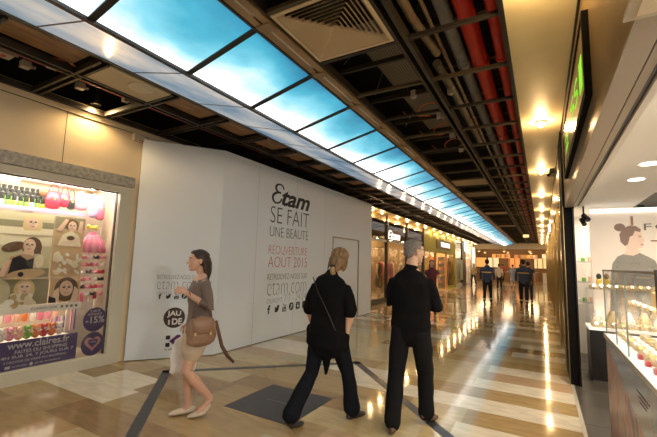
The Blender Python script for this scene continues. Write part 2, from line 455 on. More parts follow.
# ------------------------------------------------------------------ square air diffuser
def diffuser(cx, cy, S, z):
    t = thing('air_diffuser', 'large square beige louvred air diffuser in the ceiling grid by the lamp rail', 'air vent', (cx, cy, z))
    D = mat('diffuser_beige', (.62, .50, .34), .5)
    h = S / 2
    fr = Geo()
    for a, b in (((-h, -h), (h, -h + .03)), ((-h, h - .03), (h, h)), ((-h, -h + .03), (-h + .03, h - .03)), ((h - .03, -h + .03), (h, h - .03))):
        fr.box((cx + a[0], cy + a[1], z - .006), (cx + b[0], cy + b[1], z + .03))
    part('frame', fr, D, t)
    part('throat', Geo().box((cx - h, cy - h, z + .26), (cx + h, cy + h, z + .28)), BLACK, t)
    n = 9
    for k in range(n):
        r0 = (h - .035) * (1 - k / n); r1 = r0 - (h - .035) / n * .95
        if r1 < .01: r1 = .01
        zi = z + .002; zo = zi + .042
        g = Geo()
        for s in range(4):
            c, sn = ((1, 0), (0, 1), (-1, 0), (0, -1))[s]
            def P(r, e, zz): x, y = (r, e); return (cx + x * c - y * sn, cy + x * sn + y * c, zz)
            A, B, C_, D_ = P(r0, -r0, zi), P(r0, r0, zi), P(r1, r1, zo), P(r1, -r1, zo)
            if k == 0 or True: g.add([A, B, C_, D_, (A[0], A[1], zi + .004), (B[0], B[1], zi + .004), (C_[0], C_[1], zo + .004), (D_[0], D_[1], zo + .004)],
                  [(0, 1, 2, 3), (7, 6, 5, 4), (0, 4, 5, 1), (2, 6, 7, 3)])
        part('louvre', g, D, t)
diffuser(-1.455, 2.535, .77, ZC)

# ------------------------------------------------------------------ services in the void
REDP = mat('red_pipe', (.45, .016, .007), .4, noise_amt=.15, noise_scale=6)
GREYP = mat('grey_lagging', (.17, .165, .16), .6, noise_amt=.2, noise_scale=8)
TANP = mat('tan_pipe', (.15, .10, .06), .5, noise_amt=.2)
def pipe(name, x, z, r, m, label, y0=-1.4, y1=YE - .5, cat='pipe', joints=True, col=None):
    t = thing(name, label, cat, (x, y0, z - r))
    part('run', Geo().tube([(x, y0, z), (x, y1, z)], r, n=16, cap=False), m, t, True)
    if joints:
        for k in range(12):
            y = 1.6 + 2.53 * k
            if y < y1: part('coupling', Geo().tube([(x, y, z), (x, y + .07, z)], r * 1.13, n=16), col or m, t, True)
    for k in range(14):
        y = 2.1 + 2.53 * k
        if y < y1: part('hanger', Geo().tube([(x, y, z - r * 1.04), (x, y, VOIDZ)], .006, n=6), BAR, t)
    return t
pipe('sprinkler_main', -.52, 3.80, .082, REDP, 'thicker of the two red pipes in the open ceiling')
pipe('sprinkler_branch', -.30, 3.80, .062, REDP, 'thinner red pipe in the open ceiling, beside the gold soffit')
pipe('lagged_pipe', -.70, 3.82, .062, GREYP, 'grey lagged pipe beside the red pipes in the open ceiling')
pipe('cable_conduit', -.80, 3.70, .018, TANP, 'slim tan conduit beside the grey lagged pipe', joints=False)
g = Geo().tube([(-.93, 1.2, 3.66), (-.91, 2.9, 3.66), (-.86, 3.6, 3.68)], .04, n=14).tube([(-.86, 3.5, 3.68), (-.87, 3.56, 3.72), (-.88, 3.6, 3.82), (-.88, 3.6, 3.95)], .035, n=12)
solo('branch_duct', g, TANP, 'short tan branch pipe with an elbow above the double runner', 'pipe', smooth=True)
g = Geo().tube([(-.90, 3.75, 3.66), (-.88, 4.4, 3.66), (-.87, 6.8, 3.68)], .045, n=14)
solo('flexible_duct', g, mat('flex_tan', (.10, .08, .055), .6), 'dull brown duct above the double runner past the tan branch pipe', 'pipe', smooth=True)
PERF = bpy.data.materials.new('perforated_tray'); PERF.use_nodes = True
nt = PERF.node_tree; b = nt.nodes['Principled BSDF']; tc = nt.nodes.new('ShaderNodeTexCoord'); vo = nt.nodes.new('ShaderNodeTexVoronoi'); vo.inputs['Scale'].default_value = 34; vo.inputs['Randomness'].default_value = .0
cr = nt.nodes.new('ShaderNodeValToRGB'); cr.color_ramp.elements[0].position = .30; cr.color_ramp.elements[0].color = (.01, .009, .008, 1); cr.color_ramp.elements[1].position = .36; cr.color_ramp.elements[1].color = (.20, .17, .13, 1)
nt.links.new(tc.outputs['Object'], vo.inputs['Vector']); nt.links.new(vo.outputs['Distance'], cr.inputs[0]); nt.links.new(cr.outputs[0], b.inputs['Base Color'])
for y0, y1, x0, x1, lab in ((3.05, 4.5, -1.62, -1.16, 'perforated metal tray in the open ceiling just past the air diffuser'), (4.75, 6.2, -1.62, -1.2, 'second perforated metal tray in the open ceiling, above the cable loops')):
    t = thing('cable_tray', lab, 'cable tray', ((x0 + x1) / 2, (y0 + y1) / 2, 3.86))
    part('tray_base', Geo().box((x0, y0, 3.86), (x1, y1, 3.87)), PERF, t)
    for x in (x0, x1): part('tray_side', Geo().box((x - .006, y0, 3.86), (x + .006, y1, 3.92)), BAR, t)
    for yy in (y0 + .2, y1 - .2): part('drop_rod', Geo().tube([(x0 + .02, yy, 3.9), (x0 + .02, yy, VOIDZ)], .006, n=6), GREYP, t)
# sloping tie wires
for i, (x0, y0, x1, y1) in enumerate(((-1.72, 3.2, -1.68, 3.9), (-1.7, 4.0, -1.74, 4.5), (-1.06, 3.3, -1.09, 3.7), (-1.72, 5.2, -1.68, 5.9))):
    solo('tie_wire', Geo().tube([(x0, y0, 3.58), (x1, y1, VOIDZ)], .006, n=6), GREYP, 'thin grey tie wire hanging slantwise in the open ceiling bays', 'wire', 'tie wires in the ceiling void')
ORC = mat('orange_cable', (.62, .13, .03), .5)
CAN = mat('can_white', (.42, .38, .31), .5)
for i, (x, y, lab) in enumerate(((-1.16, 5.02, 'white sensor can with an orange cable loop, nearest of three in a row'), (-1.17, 5.9, 'white sensor can with an orange cable loop, middle of three in a row'), (-1.18, 6.72, 'white sensor can with an orange cable loop, farthest of three in a row'))):
    t = thing('ceiling_sensor', lab, 'sensor', (x, y, 3.54))
    part('can', Geo().lathe((x, y, 3.54), [(.035, 0), (.048, .015), (.05, .11), (.03, .13)]), CAN, t, True)
    part('lens', Geo().lathe((x, y, 3.532), [(.02, 0), (.03, .01)]), BLACKM, t)
    pts = [Vector((x, y, 3.66)) + Vector((-.14 + .16 * math.cos(a), .02 * math.sin(2 * a + i), .05 + .09 * math.sin(a))) for a in [k * 2 * PI / 14 - .2 for k in range(12)]]
    pts += [Vector((x - .42, y - .12, 3.62)), Vector((x - .5, y - .1, 3.7))]
    part('cable', Geo().tube(pts, .008, n=6), ORC, t, True)
for x, y, lab in ((-1.3, 4.25, 'small white sensor can above the first bare bay of the ceiling'), (-.88, 4.35, 'small white fitting beside the double runner of the ceiling grid')):
    solo('ceiling_fitting', Geo().lathe((x, y, 3.56), [(.03, 0), (.04, .02), (.04, .09), (.02, .1)]), CAN, lab, 'sensor', smooth=True)
# left strip: junction boxes, red pipe, cable
pipe('fire_pipe', -4.78, 3.66, .022, REDP, 'thin red pipe in the dark ceiling strip above the left wall', joints=False)
pipe('black_duct', -5.05, 3.86, .09, mat('duct_dark', (.05, .045, .04), .6), 'wide dark duct in the ceiling strip above the left wall', joints=False, cat='duct')
for x, y, z, s, lab in ((-5.0, 1.25, 3.62, .05, 'grey pipe elbow fitting above the left wall'), (-4.85, 1.45, 3.6, .075, 'square white junction box with a red mark above the left wall'), (-4.95, 1.68, 3.6, .045, 'small white tee fitting above the left wall'), (-4.72, 1.85, 3.62, .05, 'tall white junction box above the left wall'), (-4.95, 2.25, 3.6, .045, 'white fitting on the red pipe near the wall spotlight'), (-4.8, 2.75, 3.6, .04, 'white clip box on the red pipe above the switch boxes')):
    t = thing('junction_box', lab, 'junction box', (x, y, z))
    part('case', Geo().box((x - s, y - s, z), (x + s, y + s, z + s * 1.8), bev=.008), CAN, t)
    part('gland', Geo().tube([(x, y + s, z + s), (x, y + s + .05, z + s)], s * .45, n=10), GREYP, t, True)
    if 'red mark' in lab: part('mark', Geo().box((x - .03, y - .02, z - .003), (x + .03, y + .02, z)), REDP, t)
pts = [(-4.6 - .1 * math.sin(k * 1.7), 1.0 + .3 * k, 3.66 + .04 * math.sin(k * 2.3)) for k in range(34)]
solo('orange_cable', Geo().tube(pts, .011, n=6), ORC, 'orange cable snaking through the dark ceiling strip above the hoarding', 'cable', smooth=True)
# hanging exit box far down the gallery
t = thing('exit_light', 'small glowing yellow box hanging from the ceiling far along the gallery', 'exit light', (-.8, 25.3, 3.25))
part('case', Geo().box((-.98, 25.25, 3.27), (-.62, 25.35, 3.47), bev=.01), mat('case_gold', (.5, .4, .2), .5), t)
for x in (-.92, -.68): part('rod', Geo().tube([(x, 25.3, 3.47), (x, 25.3, VOIDZ)], .008, n=6), BLACKM, t)
part('lamp_face', Geo().box((-.95, 25.235, 3.29), (-.65, 25.25, 3.45)), emis('exit_yellow', (1, .75, .3), 1.4), t)

# ------------------------------------------------------------------ right side: gold soffit, fascia, lamps, sign
struct('trim_1', Geo().box((-.20, -7.5, ZC - .005), (.285, YE, ZC + .04)), None).data.materials.append(GOLD)
struct('trim_2', Geo().box((-.205, -7.5, ZC - .02), (-.19, YE, ZC + .08)), BLACKM)
def bulb(x, y, z, label, group, p=16, r=.055):
    t = thing('soffit_lamp', label, 'lamp', (x, y, z), group=group)
    part('socket', Geo().lathe((x, y, z - .018), [(r * 1.25, .018), (r * 1.25, .004), (r * .9, 0)], n=18), STEEL, t, True)
    part('bulb', Geo().ball((x, y, z - .03), (r, r, r * .8)), emis('bulb_warm', (1., .76, .42), 6.), t, True)
    light('lamp_light', 'POINT', (x, y, z - .12), p, (1., .67, .33), .05, parent=t)
    return t
for k in range(-3, 12):
    y = 2.62 + 2.96 * k
    bulb(.045, y, ZC - .005, 'round warm bulb in the row along the gold soffit', 'bulbs along the gold soffit', 17 if k < 5 else 15)
g = Geo().box((XR, -7.5, 2.40), (XR + .10, 6.1, ZC + .04), BRONZE)
for y in (.4, 6.05): g.box((XR - .003, y - .004, 2.40), (XR, y + .004, ZC), BLACKM)
struct('wall_right', g)
struct('trim_3', Geo().box((.285, -7.5, ZC - .03), (XR, YE, ZC), BLACKM))
# shop beam below the fascia
BEAM = mat('beam_taupe', (.42, .34, .25), .5)
struct('trim_4', Geo().box((XR, -7.5, 2.385), (.388, 6.1, 2.40), BEAM).box((.394, -7.5, 2.385), (.430, 6.1, 2.40), BEAM).box((.388, -7.5, 2.39), (.394, 6.1, 2.40), BLACKM))
struct('trim_5', Geo().box((.430, -7.5, 2.395), (.457, 6.1, 2.47), BLACKM))
struct('trim_6', Geo().box((.457, -7.5, 2.375), (.490, 6.1, 2.50), mat('lip_white', (.78, .72, .63), .4)))
# framed mirror sign with green figures
sg = thing('framed_sign', 'dark framed bronze sign with green figures on the fascia above the jewellery counter', 'sign', (.27, 3.9, 2.62))
part('panel', Geo().box((.270, 2.68, 2.64), (.298, 5.12, 3.15)), mat('sign_bronze', (.42, .30, .14), .22, .8), sg)
fr = Geo().box((.262, 2.65, 2.60), (.30, 2.69, 3.16)).box((.262, 5.10, 2.60), (.30, 5.15, 3.16)).box((.262, 2.69, 2.60), (.30, 5.10, 2.66)).box((.262, 2.69, 3.14), (.30, 5.10, 3.16))
part('frame', fr, mat('sign_frame_black', (.004, .004, .004), .8, spec=.1), sg)
GREEN = emis('green_figure', (.30, 1., .04), .65)
for ch, y0, y1, z0, z1 in (('2', 4.80, 4.33, 2.80, 2.97), ('S', 3.88, 3.52, 2.85, 2.99), ('S', 3.46, 3.17, 2.80, 2.98), ('1', 3.02, 2.84, 2.75, 2.97)):
    lettering('green_figure', ch, y0 - y1, z1 - z0, (.270, y0, z0), (0, -1, 0), (0, 0, 1), GREEN, sg, offset=-.005, gap=.001)
solo('soffit_bracket', Geo().box((.18, 8.4, 3.40), (.27, 8.75, 3.4945), bev=.004).tube([(.22, 8.5, 3.42), (.16, 8.4, 3.36)], .03, n=10), BLACKM, 'small dark bracket under the edge of the gold soffit beyond the framed sign', 'bracket')
t = thing('projecting_box', 'pale beige box fixed across the shop beam at the top right corner', 'sign', (.42, 1.4, 2.385))
part('case', Geo().box((.26, 1.10, 2.366), (.62, 1.48, 2.384), bev=.003), mat('box_pale', (.62, .52, .38), .5), t)
part('underside_plate', Geo().box((.29, 1.12, 2.362), (.60, 1.45, 2.366)), BEIGE, t)
# black column at the far end of the jewellery front
g = Geo().box((.275, 6.1, 0), (.395, 6.9, ZC), mat('column_black', (.004, .004, .004), .7, spec=.12)).box((.385, 6.06, 0), (.40, 6.1, 2.4), mat('edge_dark_steel', (.02, .018, .016), .4, .5)).box((.27, 6.09, 0), (.28, 6.11, 2.4), mat('edge_gold', (.3, .2, .08), .3, .7))
struct('column', g)
# shop fronts beyond the column: gold pilasters, glass and a plinth, bronze fascia above
PIL = mat('gold_pilaster', (.66, .48, .20), .18, .7)
g = Geo().box((XR, 6.9, 2.75), (XR + .12, YE, ZC), BRONZE)
struct('wall_right_far', g)
struct('wall_right_backing', Geo().box((XR + .9, 8.6, 0), (XR + 1.0, YE, 2.75), mat('warm_back_wall', (.55, .40, .22), .6)))
y = 6.95; i = 0
while y < YE - 1:
    w = (1.9, 2.7, 2.2)[i % 3]
    struct('trim_%d' % (20 + i), Geo().box((XR - .03, y, 0), (XR + .10, y + .42, 2.75), PIL).box((XR - .034, y + .2, 0), (XR - .03, y + .215, 2.75), BLACKM).box((XR - .02, y + .42, 0), (XR + .06, y + .455, 2.75), BLACKM))
    w_ = struct('window_%d' % (20 + i), Geo().box((XR + .02, y + .455, .12), (XR + .03, y + w, 2.75)), GLV)
    struct('window_sill', Geo().box((XR - .01, y + .455, 0), (XR + .08, y + w, .12), PIL), parent=w_)
    y += w; i += 1
for k in range(6): light('shop_light', 'AREA', (.75, 9.2 + 5 * k, 2.65), 60, (1, .72, .40), .5, sy=3.5)
t = thing('lit_blade_sign', 'small white lit sign projecting from the right shop fronts under the row of bulbs', 'sign', (.2, 13.6, 2.6))
part('case', Geo().box((.19, 13.55, 2.62), (.28, 13.65, 2.92), bev=.01), STEEL, t)
part('lit_face', Geo().box((.20, 13.54, 2.64), (.27, 13.55, 2.90)), emis('lit_white', (.9, .95, 1), 1.2), t)

# ------------------------------------------------------------------ left wall
WX0 = -5.62
g = Geo().box((WX0, -7.5, 2.72), (XL - .02, 11.3, 3.43), BEIGE).box((WX0, -7.5, 3.43), (XL, 11.3, 3.60), BEIGE).box((WX0, -7.5, 0), (XL - .02, .5, 2.72), BEIGE).box((WX0, 3.34, 0), (XL - .02, 11.3, 2.72), BEIGE)
SEAM = mat('seam_brown', (.16, .11, .06), .7)
for y in (-.1, 2.35, 4.8): g.box((XL - .021, y - .004, 2.72), (XL - .018, y + .004, 3.43), SEAM)
g.box((XL - .021, -7.5, 3.424), (XL - .001, 11.3, 3.432), SEAM)
struct('wall_left', g)
struct('trim_7', Geo().box((XL - .1, .3, 2.575), (XL + .03, 3.34, 2.73)), mat('grey_marble', (.42, .40, .34), .45, noise_amt=.3, noise_scale=22))
# pair of switch boxes by the hoarding
t = thing('switch_box', 'beige wall box with a red button, left of a pair above the shop window', 'switch box', (XL, 3.36, 3.30))
part('case', Geo().box((XL - .02, 3.25, 3.31), (XL + .05, 3.43, 3.42), bev=.006), mat('box_beige', (.60, .52, .36), .5), t)
part('button', Geo().box((XL + .05, 3.34, 3.312), (XL + .054, 3.40, 3.328)), REDP, t)
t = thing('switch_box', 'beige wall box without a button, right of a pair above the shop window', 'switch box', (XL, 3.55, 3.30))
part('case', Geo().box((XL - .02, 3.50, 3.32), (XL + .05, 3.63, 3.42), bev=.006), MATS['box_beige'], t)
part('cover', Geo().box((XL + .05, 3.515, 3.335), (XL + .053, 3.615, 3.405)), MATS['box_beige'], t)
# spotlight that washes the wall
for k, (y, lab) in enumerate(((2.62, 'black can spotlight in the ceiling strip washing the beige wall above the shop window'), (-.6, 'black can spotlight washing the beige wall behind the camera'))):
    t = thing('wall_spotlight', lab, 'lamp', (-5.28, y, 3.60))
    part('can', Geo().tube([(-5.28, y, 3.60), (-5.28, y, 3.82)], .06, n=20).tube([(-5.28, y, 3.82), (-5.28, y, 3.60)], .055, n=20), BLACKM, t, True)
    part('stem', Geo().tube([(-5.28, y, 3.82), (-5.28, y, VOIDZ)], .01, n=8), BLACKM, t)
    light('spot_light', 'SPOT', (-5.30, y, 3.56), 45, (1., .68, .32), .03, rot=(0, math.radians(-14), 0), spot=2.9, parent=t)
    light('wall_glow', 'POINT', (-5.31, y, 3.535), 7.0, (1., .66, .30), .04, parent=t)

# ------------------------------------------------------------------ shop window of the accessories shop
FRM = mat('frame_sage', (.66, .63, .50), .45)
vit = struct('window_1', Geo().box((XL - .09, .36, 0), (XL, .53, 2.57), FRM).box((XL - .09, 3.15, 0), (XL, 3.33, 2.57), FRM).box((XL - .09, .53, 0), (XL, 3.15, .15), FRM).box((XL - .09, .53, 2.475), (XL, 3.15, 2.57), FRM).box((XL - .10, 3.135, .15), (XL - .06, 3.152, 2.475), BLACKM).box((XL - .10, .53, 2.46), (XL - .06, 3.15, 2.478), BLACKM))
struct('glass_pane', Geo().box((XL - .055, .53, .15), (XL - .05, 3.14, 2.47)), glass('vitrine_glass', (.97, .97, .96), .10), vit)
CREAMI = mat('case_cream', (.46, .38, .29), .6)
struct('display_case', Geo().box((-6.35, .4, .0), (-6.30, 3.25, 2.6), CREAMI).box((-6.35, .36, 0), (-5.5, .42, 2.6), CREAMI).box((-6.35, 3.2, 0), (-5.5, 3.26, 2.6), CREAMI).box((-6.35, .4, .06), (-5.5, 3.25, .12), CREAMI).box((-6.35, .4, 2.56), (-5.5, 3.25, 2.6), WHITE), parent=vit)
light('case_light', 'AREA', (-5.95, 1.9, 2.54), 46, (1., .88, .72), .5, sy=2.4)
light('case_light_low', 'AREA', (-5.62, 1.9, 2.5), 6, (1., .88, .72), .1, sy=2.4)
light('case_front_fill', 'AREA', (-5.462, 1.9, 2.455), 48, (1., .90, .74), .03, sy=2.4, rot=(0, math.radians(12), 0))  # fill light added to brighten the posters, no fitting behind it
light('case_light_shelf', 'AREA', (-6.0, 1.9, 1.20), 9, (1., .86, .7), .3, sy=2.2)
light('case_back_fill', 'AREA', (-6.22, 1.9, 1.45), 30, (1., .88, .72), 2.2, sy=2.3, rot=(0, math.radians(-90), 0))  # backlight added for the printed films, no lamp of its own
t = thing('ceiling_tube', 'bright white lamp tube at the top of the shop window display', 'lamp', (-6.0, 1.9, 2.5))
part('tube', Geo().tube([(-6.05, .9, 2.50), (-6.05, 2.15, 2.50)], .03, n=10), emis('tube_white', (1, .97, .9), 3.), t, True)
part('holder', Geo().box((-6.09, .85, 2.525), (-6.01, 2.2, 2.555)), WHITE, t)

# colours used in prints and goods
def cm(name, c, r=.55): return mat(name, c, r)
def film(name, c):
    """printed film that lets some of the display light through from behind"""
    m = mat(name, c, .5); nt = m.node_tree; b = nt.nodes['Principled BSDF']; o = nt.nodes['Material Output']
    tr = nt.nodes.new('ShaderNodeBsdfTranslucent'); tr.inputs[0].default_value = (*[min(1, x * 1.7) for x in c], 1); mx = nt.nodes.new('ShaderNodeMixShader'); mx.inputs[0].default_value = .10
    nt.links.new(b.outputs[0], mx.inputs[1]); nt.links.new(tr.outputs[0], mx.inputs[2]); nt.links.new(mx.outputs[0], o.inputs[0]); return m
SK1, SK2, SK3 = film('print_skin', (.84, .57, .40)), film('print_skin_dark', (.55, .35, .22)), film('print_skin_light', (.92, .70, .53))
HB, HD, HL = film('print_hair_brown', (.15, .08, .04)), film('print_hair_dark', (.035, .02, .015)), film('print_hair_blond', (.80, .60, .28))
PCR, POL, PGR, PBL = film('print_cream', (.90, .80, .56)), film('print_olive', (.30, .27, .16)), film('print_green_grey', (.64, .58, .37)), film('print_black', (.015, .015, .02))
PWH, PTAN, PLIP = film('print_white', (.93, .90, .80)), film('print_tan', (.62, .44, .24)), film('print_lip', (.52, .16, .14))
PURP, PALEP, ROSE = cm('banner_purple', (.10, .075, .22)), cm('banner_text', (.70, .68, .72)), cm('rose', (.66, .33, .35))

class Pic:
    """flat printed picture on a plane: overlapping shapes, each a hair in front of the last"""
    def __init__(s, O, u, v): s.O, s.u, s.v = Vector(O), Vector(u).normalized(), Vector(v).normalized(); s.n = s.u.cross(s.v); s.g = Geo(); s.k = 0
    def poly(s, pts, m):
        s.k += 1; d = s.n * (.00035 * s.k); s.g.quad([s.O + s.u * p[0] + s.v * p[1] + d for p in pts], m); return s
    def rect(s, a, b, m): return s.poly([(a[0], a[1]), (b[0], a[1]), (b[0], b[1]), (a[0], b[1])], m)
    def ell(s, cx, cy, rx, ry, m, rot=0., n=22): return s.poly(ell(cx, cy, rx, ry, n, rot), m)
    def face(s, cx, cy, r, skin, hair, lean=0., smile=False):
        s.ell(cx, cy, r * .78, r, skin, lean).ell(cx + r * .25, cy - r * .1, r * .42, r * .6, SK3)
        s.ell(cx - r * .3, cy + r * .15, r * .19, r * .10, HD).ell(cx + r * .3, cy + r * .15, r * .19, r * .10, HD)
        s.poly([(cx - r * .48, cy + r * .32), (cx - r * .14, cy + r * .36), (cx - r * .14, cy + r * .30)], hair).poly([(cx + r * .48, cy + r * .32), (cx + r * .14, cy + r * .36), (cx + r * .14, cy + r * .30)], hair)
        s.poly([(cx - r * .07, cy + r * .1), (cx + r * .07, cy + r * .1), (cx + r * .12, cy - r * .2), (cx - r * .12, cy - r * .2)], SK2 if skin is SK1 else SK1)
        s.ell(cx, cy - r * .48, r * .27, r * (.12 if smile else .08), PLIP)
        if smile: s.ell(cx, cy - r * .46, r * .2, r * .05, PWH)
        return s
    def done(s, name, label, cat, group=None): return solo(name, s.g, None, label, cat, group, base=s.O)
XP = XL - .165
U, V = (0, 1, 0), (0, 0, 1)
def backing(pic, w, h, m): pic.g.add(*(lambda g: (g.v, g.f, m))(Geo().prism([(0, 0), (w, 0), (w, h), (0, h)], pic.O, pic.u, pic.v, -.002))); return pic
# top left: woman with a broad hair fringe above a pale sofa
p = backing(Pic((XP, 1.80, 1.77), U, V), .60, .27, PGR)
p.rect((0, 0), (.60, .09), PCR).rect((0, .09), (.60, .17), POL).ell(.37, .13, .105, .13, HL).face(.37, .15, .085, SK1, HB).rect((.12, 0), (.52, .055), PCR)
p.done('photo_poster', 'photo of a fair-haired woman behind a pale sofa, top left poster', 'poster')
p = backing(Pic((XP, 2.415, 1.66), U, V), .37, .38, PTAN)
p.rect((0, .22), (.37, .38), POL).ell(.2, .28, .085, .08, HB).face(.21, .26, .07, SK1, HB).poly([(.02, .2), (.12, .36), (.16, .34), (.08, .18)], SK1).poly([(.28, .2), (.3, .34), (.34, .34), (.34, .16)], SK1).poly([(.05, 0), (.1, .14), (.2, .2), (.3, .14), (.34, 0)], PCR).poly([(.06, .02), (.3, .12), (.33, .08), (.12, 0)], SK3).ell(.2, .1, .05, .03, HB)
p.done('photo_poster', 'photo of a woman with raised arms, top right of the window posters', 'poster')
p = backing(Pic((XP, 1.80, 1.235), U, V), .60, .525, PGR)
p.rect((0, .40), (.6, .525), PCR).rect((0, .0), (.6, .12), POL).ell(.20, .38, .12, .06, HB, .3).ell(.39, .38, .105, .13, HB).ell(.44, .25, .06, .12, HB).face(.36, .40, .085, SK1, HB).poly([(.30, .34), (.30, .25), (.42, .25), (.41, .34)], SK1)
p.poly([(.12, .04), (.18, .26), (.30, .30), (.45, .27), (.50, .10), (.46, .0), (.16, 0)], SK2).poly([(.17, .04), (.20, .24), (.27, .28), (.35, .22), (.44, .26), (.46, .06), (.40, .02)], PBL).poly([(.08, .02), (.14, .22), (.19, .22), (.14, .02)], SK1).ell(.36, .05, .20, .06, PTAN, .12).ell(.30, .045, .03, .03, PBL).poly([(.42, .30), (.54, .30), (.54, .12), (.42, .12)], PGR).ell(.48, .21, .05, .08, PCR)
p.done('photo_poster', 'large photo of a dark-haired woman playing a guitar, left window poster', 'poster')
p = backing(Pic((XP, 2.415, 1.235), U, V), .37, .41, PTAN)
for i in range(34):
    a, b_ = random.uniform(.03, .34), random.uniform(.05, .33)
    p.ell(a, b_, random.uniform(.02, .05), random.uniform(.015, .035), random.choice((PCR, PWH, PTAN, PCR)), random.uniform(0, 3))
p.done('photo_poster', 'photo of rumpled cream frills, middle right of the window posters', 'poster')
p = backing(Pic((XP, 1.80, .905), U, V), .62, .32, POL)
p.ell(.1, .16, .12, .16, PGR).ell(.36, .18, .11, .14, HL).face(.36, .21, .085, SK3, HL)
for i in range(26): p.ell(.30 + .16 * math.cos(i * 2.4) * (i / 26) + .03, .06 + .05 * math.sin(i * 1.7), .05, .035, (PCR, PWH, PTAN)[i % 3], i)
p.done('photo_poster', 'photo of a blonde child in a fluffy collar, bottom left poster', 'poster')
p = backing(Pic((XP, 2.43, .905), U, V), .37, .32, PTAN)
p.ell(.2, .17, .145, .16, HB).face(.2, .18, .105, SK1, HD, .15, True).poly([(.02, 0), (.06, .16), (.11, .2), (.12, .1), (.12, 0)], SK3).poly([(.26, 0), (.28, .1), (.30, .21), (.35, .15), (.35, 0)], SK3).poly([(0, 0), (0, .09), (.08, .06), (.09, 0)], PBL)
p.done('photo_poster', 'photo of a smiling dark-haired girl with hands on her cheeks, bottom right poster', 'poster')
p = backing(Pic((XP, 1.80, .80), U, V), 1.04, .095, PWH)
o = p.done('text_strip', 'pale strip with a small grey hashtag line under the window photos', 'banner')
lettering('lettering', 'CLAIRESLOOK', .30, .03, (XP + .001, 2.25, .835), U, V, GREYINK, o)
for k in range(4): part('icon', Geo().prism(ell(0, 0, .017, .017, 12) if k % 2 else [(-.017, -.015), (.017, -.015), (.012, .017), (-.014, .015)], (XP + .001, 2.60 + k * .058, .85), U, V, .001), GREYINK, o)
# purple banner along the bottom
XB = XL - .062
o = solo('promo_banner', Geo().box((XB - .003, .60, .165), (XB, 2.78, .50)), PURP, 'purple banner with white web address along the bottom of the shop window', 'banner', base=(XB, 1.7, .165))
lettering('lettering', 'www.claires.fr', .66, .085, (XB, 2.02, .405), U, V, PALEP, o, offset=.012)
lettering('lettering', 'FAITES DU SHOPPING', .56, .042, (XB, 2.10, .345), U, V, PALEP, o, offset=.01)
lettering('lettering', '24H SUR 24, 7 JOURS SUR 7', .80, .045, (XB, 1.94, .285), U, V, PALEP, o, offset=.01)
lettering('lettering', '3 FAÇONS DE FAIRE DU SHOPPING', .66, .030, (XB, 2.00, .238), U, V, PALEP, o)
part('icon', Geo().box((XB, 2.02, .185), (XB + .001, 2.07, .215)), PALEP, o); part('icon', Geo().prism(ell(0, 0, .018, .02, 12), (XB, 2.28, .2), U, V, .001), PALEP, o)
lettering('lettering', 'EN MAGASIN', .14, .016, (XB, 2.09, .193), U, V, PALEP, o); lettering('lettering', 'SUR MOBILE', .28, .016, (XB, 2.32, .193), U, V, PALEP, o)
o = solo('discount_sticker', Geo().prism(ell(0, 0, .155, .165, 36), (XB, 2.985, .645), U, V, .002), PURP, 'round purple discount sticker in the corner of the shop window', 'sticker', base=(XB, 2.985, .48))
lettering('lettering', '-15%', .25, .095, (XB + .002, 2.865, .595), U, V, PALEP, o, offset=.012)
lettering('lettering', 'CARTE', .13, .032, (XB + .002, 2.92, .745), U, V, PALEP, o); lettering('lettering', "D'ETUDIANT", .19, .028, (XB + .002, 2.89, .705), U, V, PALEP, o)
o = solo('heart_sticker', Geo().prism(ell(0, 0, .15, .16, 36), (XB, 2.985, .315), U, V, .002), PURP, 'round purple sticker with a pink heart below the discount sticker', 'sticker', base=(XB, 2.985, .155))
def heart(s):
    o = []
    for k in range(28):
        a = 2 * PI * k / 28; o.append((s * 16 * math.sin(a) ** 3 / 17, s * (13 * math.cos(a) - 5 * math.cos(2 * a) - 2 * math.cos(3 * a) - math.cos(4 * a)) / 17))
    return o
part('heart', Geo().prism(heart(.115), (XB + .002, 2.985, .325), U, V, .001), ROSE, o); part('heart_centre', Geo().prism(heart(.07), (XB + .003, 2.985, .33), U, V, .001), PURP, o)
lettering('lettering', 'I love', .09, .025, (XB + .004, 2.94, .33), U, V, PALEP, o)

# goods in the display: racks, shelves and hanging accessories
GC = {n: cm('goods_' + n, c, .45) for n, c in dict(red=(.52, .03, .06), pink=(.78, .30, .38), rose=(.72, .18, .30), white=(.78, .74, .68), black=(.03, .03, .03), green=(.16, .42, .04), purple=(.28, .16, .48), yellow=(.75, .52, .05), orange=(.75, .22, .06), blue=(.16, .24, .55), brown=(.25, .13, .07), peach=(.82, .48, .36), lilac=(.55, .40, .62)).items()}
RK = cm('rack_white', (.66, .60, .52))
t = thing('display_shelf', 'white display shelf carrying bottles and handbags along the top of the shop window', 'shelf', (-5.9, 1.8, 2.08))
part('board', Geo().box((-6.25, .5, 2.10), (-5.60, 2.78, 2.125)), RK, t); part('lip', Geo().box((-5.60, .5, 2.075), (-5.59, 2.78, 2.125)), GC['lilac'], t)
for y in (1.0, 2.2): part('bracket', Geo().box((-6.2, y, 2.0), (-5.7, y + .015, 2.10)), RK, t)
def bottle(x, y, z, c, label, grp):
    t = thing('polish_bottle', label, 'bottle', (x, y, z), group=grp)
    part('body', Geo().lathe((x, y, z), [(.020, 0), (.024, .01), (.024, .055), (.016, .065)], n=12), c, t, True)
    part('cap', Geo().lathe((x, y, z + .065), [(.020, 0), (.026, .01), (.025, .09), (.014, .095)], n=12), GC['black'], t, True)
